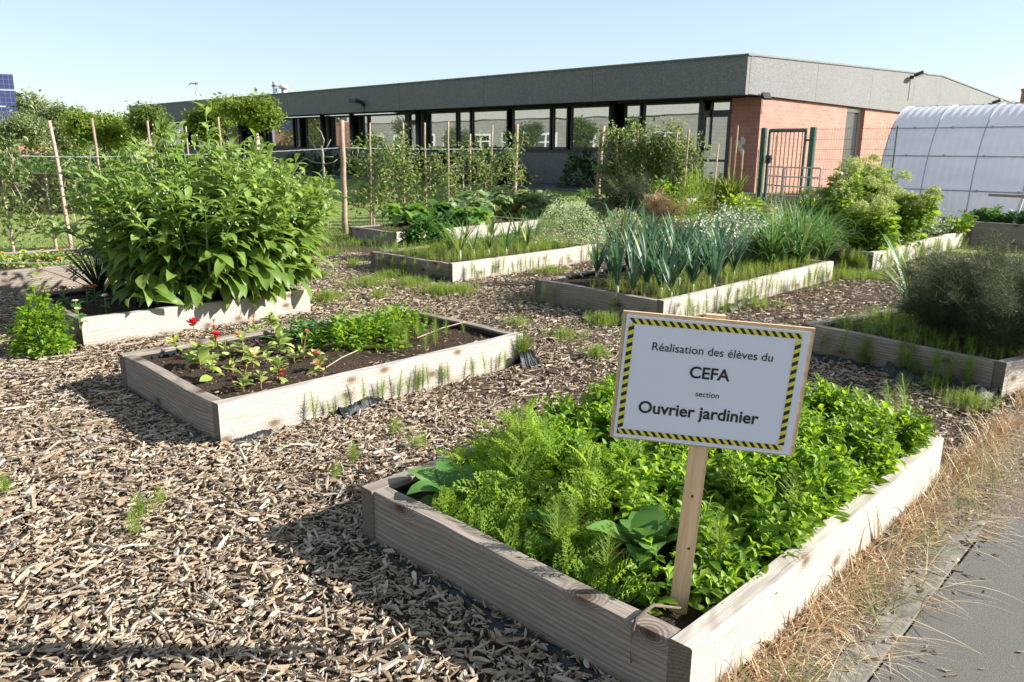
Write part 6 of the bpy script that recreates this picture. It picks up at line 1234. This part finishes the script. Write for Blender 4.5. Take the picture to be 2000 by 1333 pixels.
def conif(px, dist, pt, wpx, label):
    c = far(px, dist); s_ = m_per_px(c); H_ = top_of(c, pt)-c[2]; r = thing('conifer', label, 'tree', c); tb, lb = MB(), MB(); tb.tube([(0, 0, -.3), (0, 0, H_*.95)], [.35, .04], 8); n = 2600; z = g.uniform(.1, 1, n)**.7; rr = (1-z)*wpx*s_*g.uniform(.4, 1.1, n)*(1+.3*np.sin(z*40)); a = g.uniform(0, 6.3, n)
    lb.scatter(*leaf(1, .3, 2, .6, .1), frames(a, g.normal(-.15, .25, n), 0, .9*g.uniform(.5, 1.2, n)), np.stack([rr*.8*np.cos(a), rr*.8*np.sin(a), z*H_], -1), g.uniform(0, 1, n)); tb.build('trunk', G['bark'], r); lb.build('crown', G['conifer'], r)
conif(46, 120, 181, 26, 'dark conifer tip rising over the pale tree beside the solar panels')
FT = 'far trees beyond the lawn'
for k, (px, d_, x0, x1, pt, mt_, n) in enumerate(((60, 85, 28, 105, 190, 'olive', 2600), (-40, 80, -110, 20, 235, 'tree', 2400), (130, 95, 90, 190, 226, 'olive', 2200), (235, 90, 190, 290, 236, 'tree', 2200), (1975, 80, 1950, 1992, 200, 'tree', 900))):
    round_tree(px, d_, x0, x1, pt, 300, ('pale yellow green far tree in front of the conifer', 'far green tree at the left edge beyond the hedges', 'far pale tree behind the smallish round tree', 'far tree behind the biggest round tree', 'bit of a far tree beside the chimney at the right edge')[k], mt_, n, 6, lsize=.5, group=FT, blobs_=9)
# trees that the left windows mirror
for k, (x_, y_, h_) in enumerate(((1.5, 58, 7.5), (4.0, 66, 9), (6.5, 76, 9), (0.5, 70, 8))):
    c = np.array([x_, y_, 0.0]); d_ = c-CAM; pxx = W/2+F_PX*(d_@rt)/(d_@fw)
    r = thing('broadleaf_tree', ('full green tree beyond the left edge, nearest of those mirrored in the left windows', 'taller mirrored green tree, second', 'mirrored green tree farthest along the lawn', 'mirrored green tree by the brick block')[k], 'tree', c, 'trees mirrored in the left windows'); tb, lb = MB(), MB(); tb.tube([(0, 0, -.2), (0, 0, h_*.4)], [.2, .14], 8); n = 2600; d = g.normal(0, 1, (n, 3)); d /= np.linalg.norm(d, axis=1)[:, None]; P = d*np.array([h_*.33, h_*.33, h_*.4])*g.uniform(.5, 1.05, n)[:, None]*(1+.25*np.sin(d[:, :1]*7)*np.cos(d[:, 2:]*6))+[0, 0, h_*.6]
    lb.scatter(*AL[0], frames(g.uniform(0, 6.3, n), g.normal(0, .6, n), 0, .45*g.uniform(.5, 1.3, n)), P, np.clip(g.normal(.5, .25, n), 0, 1)); tb.build('trunk', G['bark'], r); lb.build('crown', G['tree'], r)

# ================================================================ TRELLIS BED BEFORE THE POLYTUNNEL
q = BEDS['b9']; rr_ = q['root']
c = at(1964, 490, .15); c = on_x(1966, 470, q['A'][0]+.35); c[2] = .0
r = thing('trellis', 'pale upright pole with two thin cross rails in front of the polytunnel', 'trellis', c); s_ = m_per_px(c); e = np.array([rt[0]*24*s_, rt[1]*24*s_, top_of(c, 355)]); b = MB(); b.tube([(0, 0, 0), e], 3.2*s_, 8); b.build('pole', plain('white pole', (.6, .58, .56), .5), r)
for py, x0, x1 in ((382, 1931, 2080), (424, 1903, 2080)):
    a_, b_2 = on_x(x0, py-1, c[0]+.1)-c, on_x(x1, py+6, c[0]+.1)-c; m_ = MB(); d_ = b_2-a_; m_.tube([a_, a_+d_*.5, b_2], 3.0*s_, 6); m_.build('rail', G['stake'], r)
for k, (px, py, pt, rx) in enumerate(((1910, 440, 412, 16), (1935, 443, 408, 22), (1985, 447, 415, 20), (2020, 450, 412, 20))):
    c = on_x(px, py, q['A'][0]+.5); c[2] = q['z']; kk = m_per_px(c)*rx; leafmound('vegetable_plant', c, kk, kk, max(.2, top_of(c, pt)-c[2]), 160, .12, G['broad'], 'dark leafy vegetable plant in the trellis bed, ' + ('leftmost with a thin tendril', 'second, under the lower rail', 'third, right of the pole', 'at the photo\'s right edge')[k], 'vegetable', tm=.35, stems=4, group='vegetables in the trellis bed')

# ================================================================ DRY GRASS BY THE ASPHALT, LAWN GRASS
def blades(name, label, P, az, lean, L, wd, mat, tn, cat, kind='stuff', bend=.9, n=5):
    b = MB(); vs = [strap(1, wd, n, bn, 0, .1, None, 1.2, .15) for bn in (bend*.4, bend, bend*1.5)]
    for k in range(3):
        i = np.arange(len(P)) % 3 == k; M = frames(az[i], -lean[i]*0, 0, L[i])
        ce, se = np.cos(lean[i]), np.sin(lean[i]); Rm = np.zeros((i.sum(), 3, 3)); Rm[:, 0, 0] = ce; Rm[:, 0, 2] = se; Rm[:, 1, 1] = 1; Rm[:, 2, 0] = -se; Rm[:, 2, 2] = ce
        b.scatter(*vs[k], np.einsum('nij,njk->nik', M, Rm), P[i], tn[i])
    return tag(b.build(name, G[mat]), label, cat, kind=kind)
q = BEDS['b1']; n = 17000; x = g.uniform(.3, 6.2, n); y = .93-.005-g.beta(1.0, 2.6, n)*.30 ; P = np.stack([x, y, 0*x+.0], -1); lim = at(1847, 900, 0)[1]
ok = in_view(P) & ~in_beds(P, .0) & (g.uniform(0, 1, n) < np.clip(.5+.5*np.sin(x*3.1)+.35*np.sin(x*7.7)+.45, .12, 1)); P = P[ok]; n = len(P)
blades('dry_grass', 'straw coloured dry grass lying along the sunlit side board and over the kerb', P, g.normal(-1.2, 1.7, n), g.uniform(.35, 1.35, n), (g.gamma(3.0, .02, n)+.025)*np.clip(1.25-(.92-P[:, 1])*2.2, .55, 1.2), .045, 'straw', np.clip(g.normal(.52, .25, n)+(.92-P[:, 1])*1.2, 0, .93), 'dry grass')
n = 520; x = g.uniform(.6, 4.3, n); cl_ = g.choice([.9, 1.05, 1.5, 1.6, 1.75, 2.15, 2.5, 3.0, 3.6, 4.1], n); P = np.stack([cl_+g.normal(0, .14, n), .76+g.normal(0, .07, n), 0*x+.004], -1)
blades('dry_grass', 'long bleached grass stems bent out over the asphalt', P, g.normal(-1.1, .85, n), g.uniform(1.0, 1.5, n), g.uniform(.1, .3, n), .018, 'straw', np.clip(g.normal(.8, .1, n), 0, .92), 'dry grass', bend=.5, n=8)
n = 520; cl_ = g.choice([1.1, 2.0, 2.7, 3.3, 3.75, 4.2], n); P = np.stack([cl_+g.normal(0, .1, n), .74+g.normal(0, .06, n), 0*cl_], -1)
blades('green_grass', 'thin green grass tufts among the dry grass by the kerb', P, g.uniform(0, 6.3, n), g.uniform(.1, .9, n), g.uniform(.06, .24, n), .016, 'grass', np.clip(g.normal(.5, .2, n), 0, 1), 'grass')
n = 700; P = np.stack([4.1+g.normal(0, .35, n), .95+g.normal(0, .2, n), 0*np.ones(n)], -1); P = P[~in_beds(P, 0)]; n = len(P)
blades('withered_tuft', 'withered grass and dead stalks at the far corner of the nearest bed', P, g.uniform(0, 6.3, n), g.uniform(.1, 1.2, n), g.uniform(.06, .26, n), .012, 'straw', np.clip(g.normal(.6, .25, n), 0, 1), 'dry grass')
# mown grass blades on the lawn nearest the beds
P = np.concatenate([np.stack([g.uniform(-2, 9, 26000), g.uniform(11.7, 22, 26000), np.zeros(26000)], -1), np.stack([g.uniform(11.0, 16.2, 22000), g.uniform(9.5, 19, 22000), np.zeros(22000)], -1)]); P[:, 2] = terrain(P[:, 0], P[:, 1])-.01; P = P[in_view(P) & ~in_beds(P, .05)]; n = len(P)
blades('grass', 'short mown grass of the lawn around the garden', P, g.uniform(0, 6.3, n), g.uniform(.1, .8, n), g.uniform(.03, .085, n), .14, 'grass', np.clip(g.normal(.62, .22, n), 0, 1), 'grass', n=2)
# taller rough grass where the bark ends
P = np.concatenate([np.stack([g.uniform(7, 13.5, 5200), g.uniform(9.0, 13.4, 5200), np.zeros(5200)], -1), np.stack([g.uniform(10, 15.5, 3500), g.uniform(2.5, 9.5, 3500), np.zeros(3500)], -1), np.stack([g.uniform(.5, 8, 1500), g.uniform(11.5, 12.6, 1500), np.zeros(1500)], -1)]); P[:, 2] = terrain(P[:, 0], P[:, 1])-.01; P = P[in_view(P) & ~in_beds(P, .02)]; n = len(P)
blades('rough_grass', 'rough grass growing between the far beds', P, g.uniform(0, 6.3, n), g.uniform(.05, .7, n), g.uniform(.08, .26, n), .05, 'grass', np.clip(g.normal(.5, .22, n), 0, 1), 'grass', n=3)

# crumbs of bark, grit and dead leaves blown on to the asphalt and the kerb
n = 480; P = np.stack([g.uniform(.5, 5.5, n), .74-g.gamma(1.2, .08, n), np.full(n, .008)], -1); P[:, 2] += (P[:, 1] > .62)*.014; b = MB(); k2 = g.integers(0, 16, n)
for k in range(16):
    i = k2 == k; b.scatter(*temps[k], frames(g.uniform(0, 6.3, i.sum()), g.normal(0, .1, i.sum()), g.normal(0, .3, i.sum()), g.gamma(2, .006, i.sum())+.006), P[i], np.clip(g.normal(.45, .25, i.sum()), 0, 1))
tag(b.build('litter', G['chips']), 'bark crumbs and grit scattered on the asphalt edge and kerb', 'litter', kind='stuff')
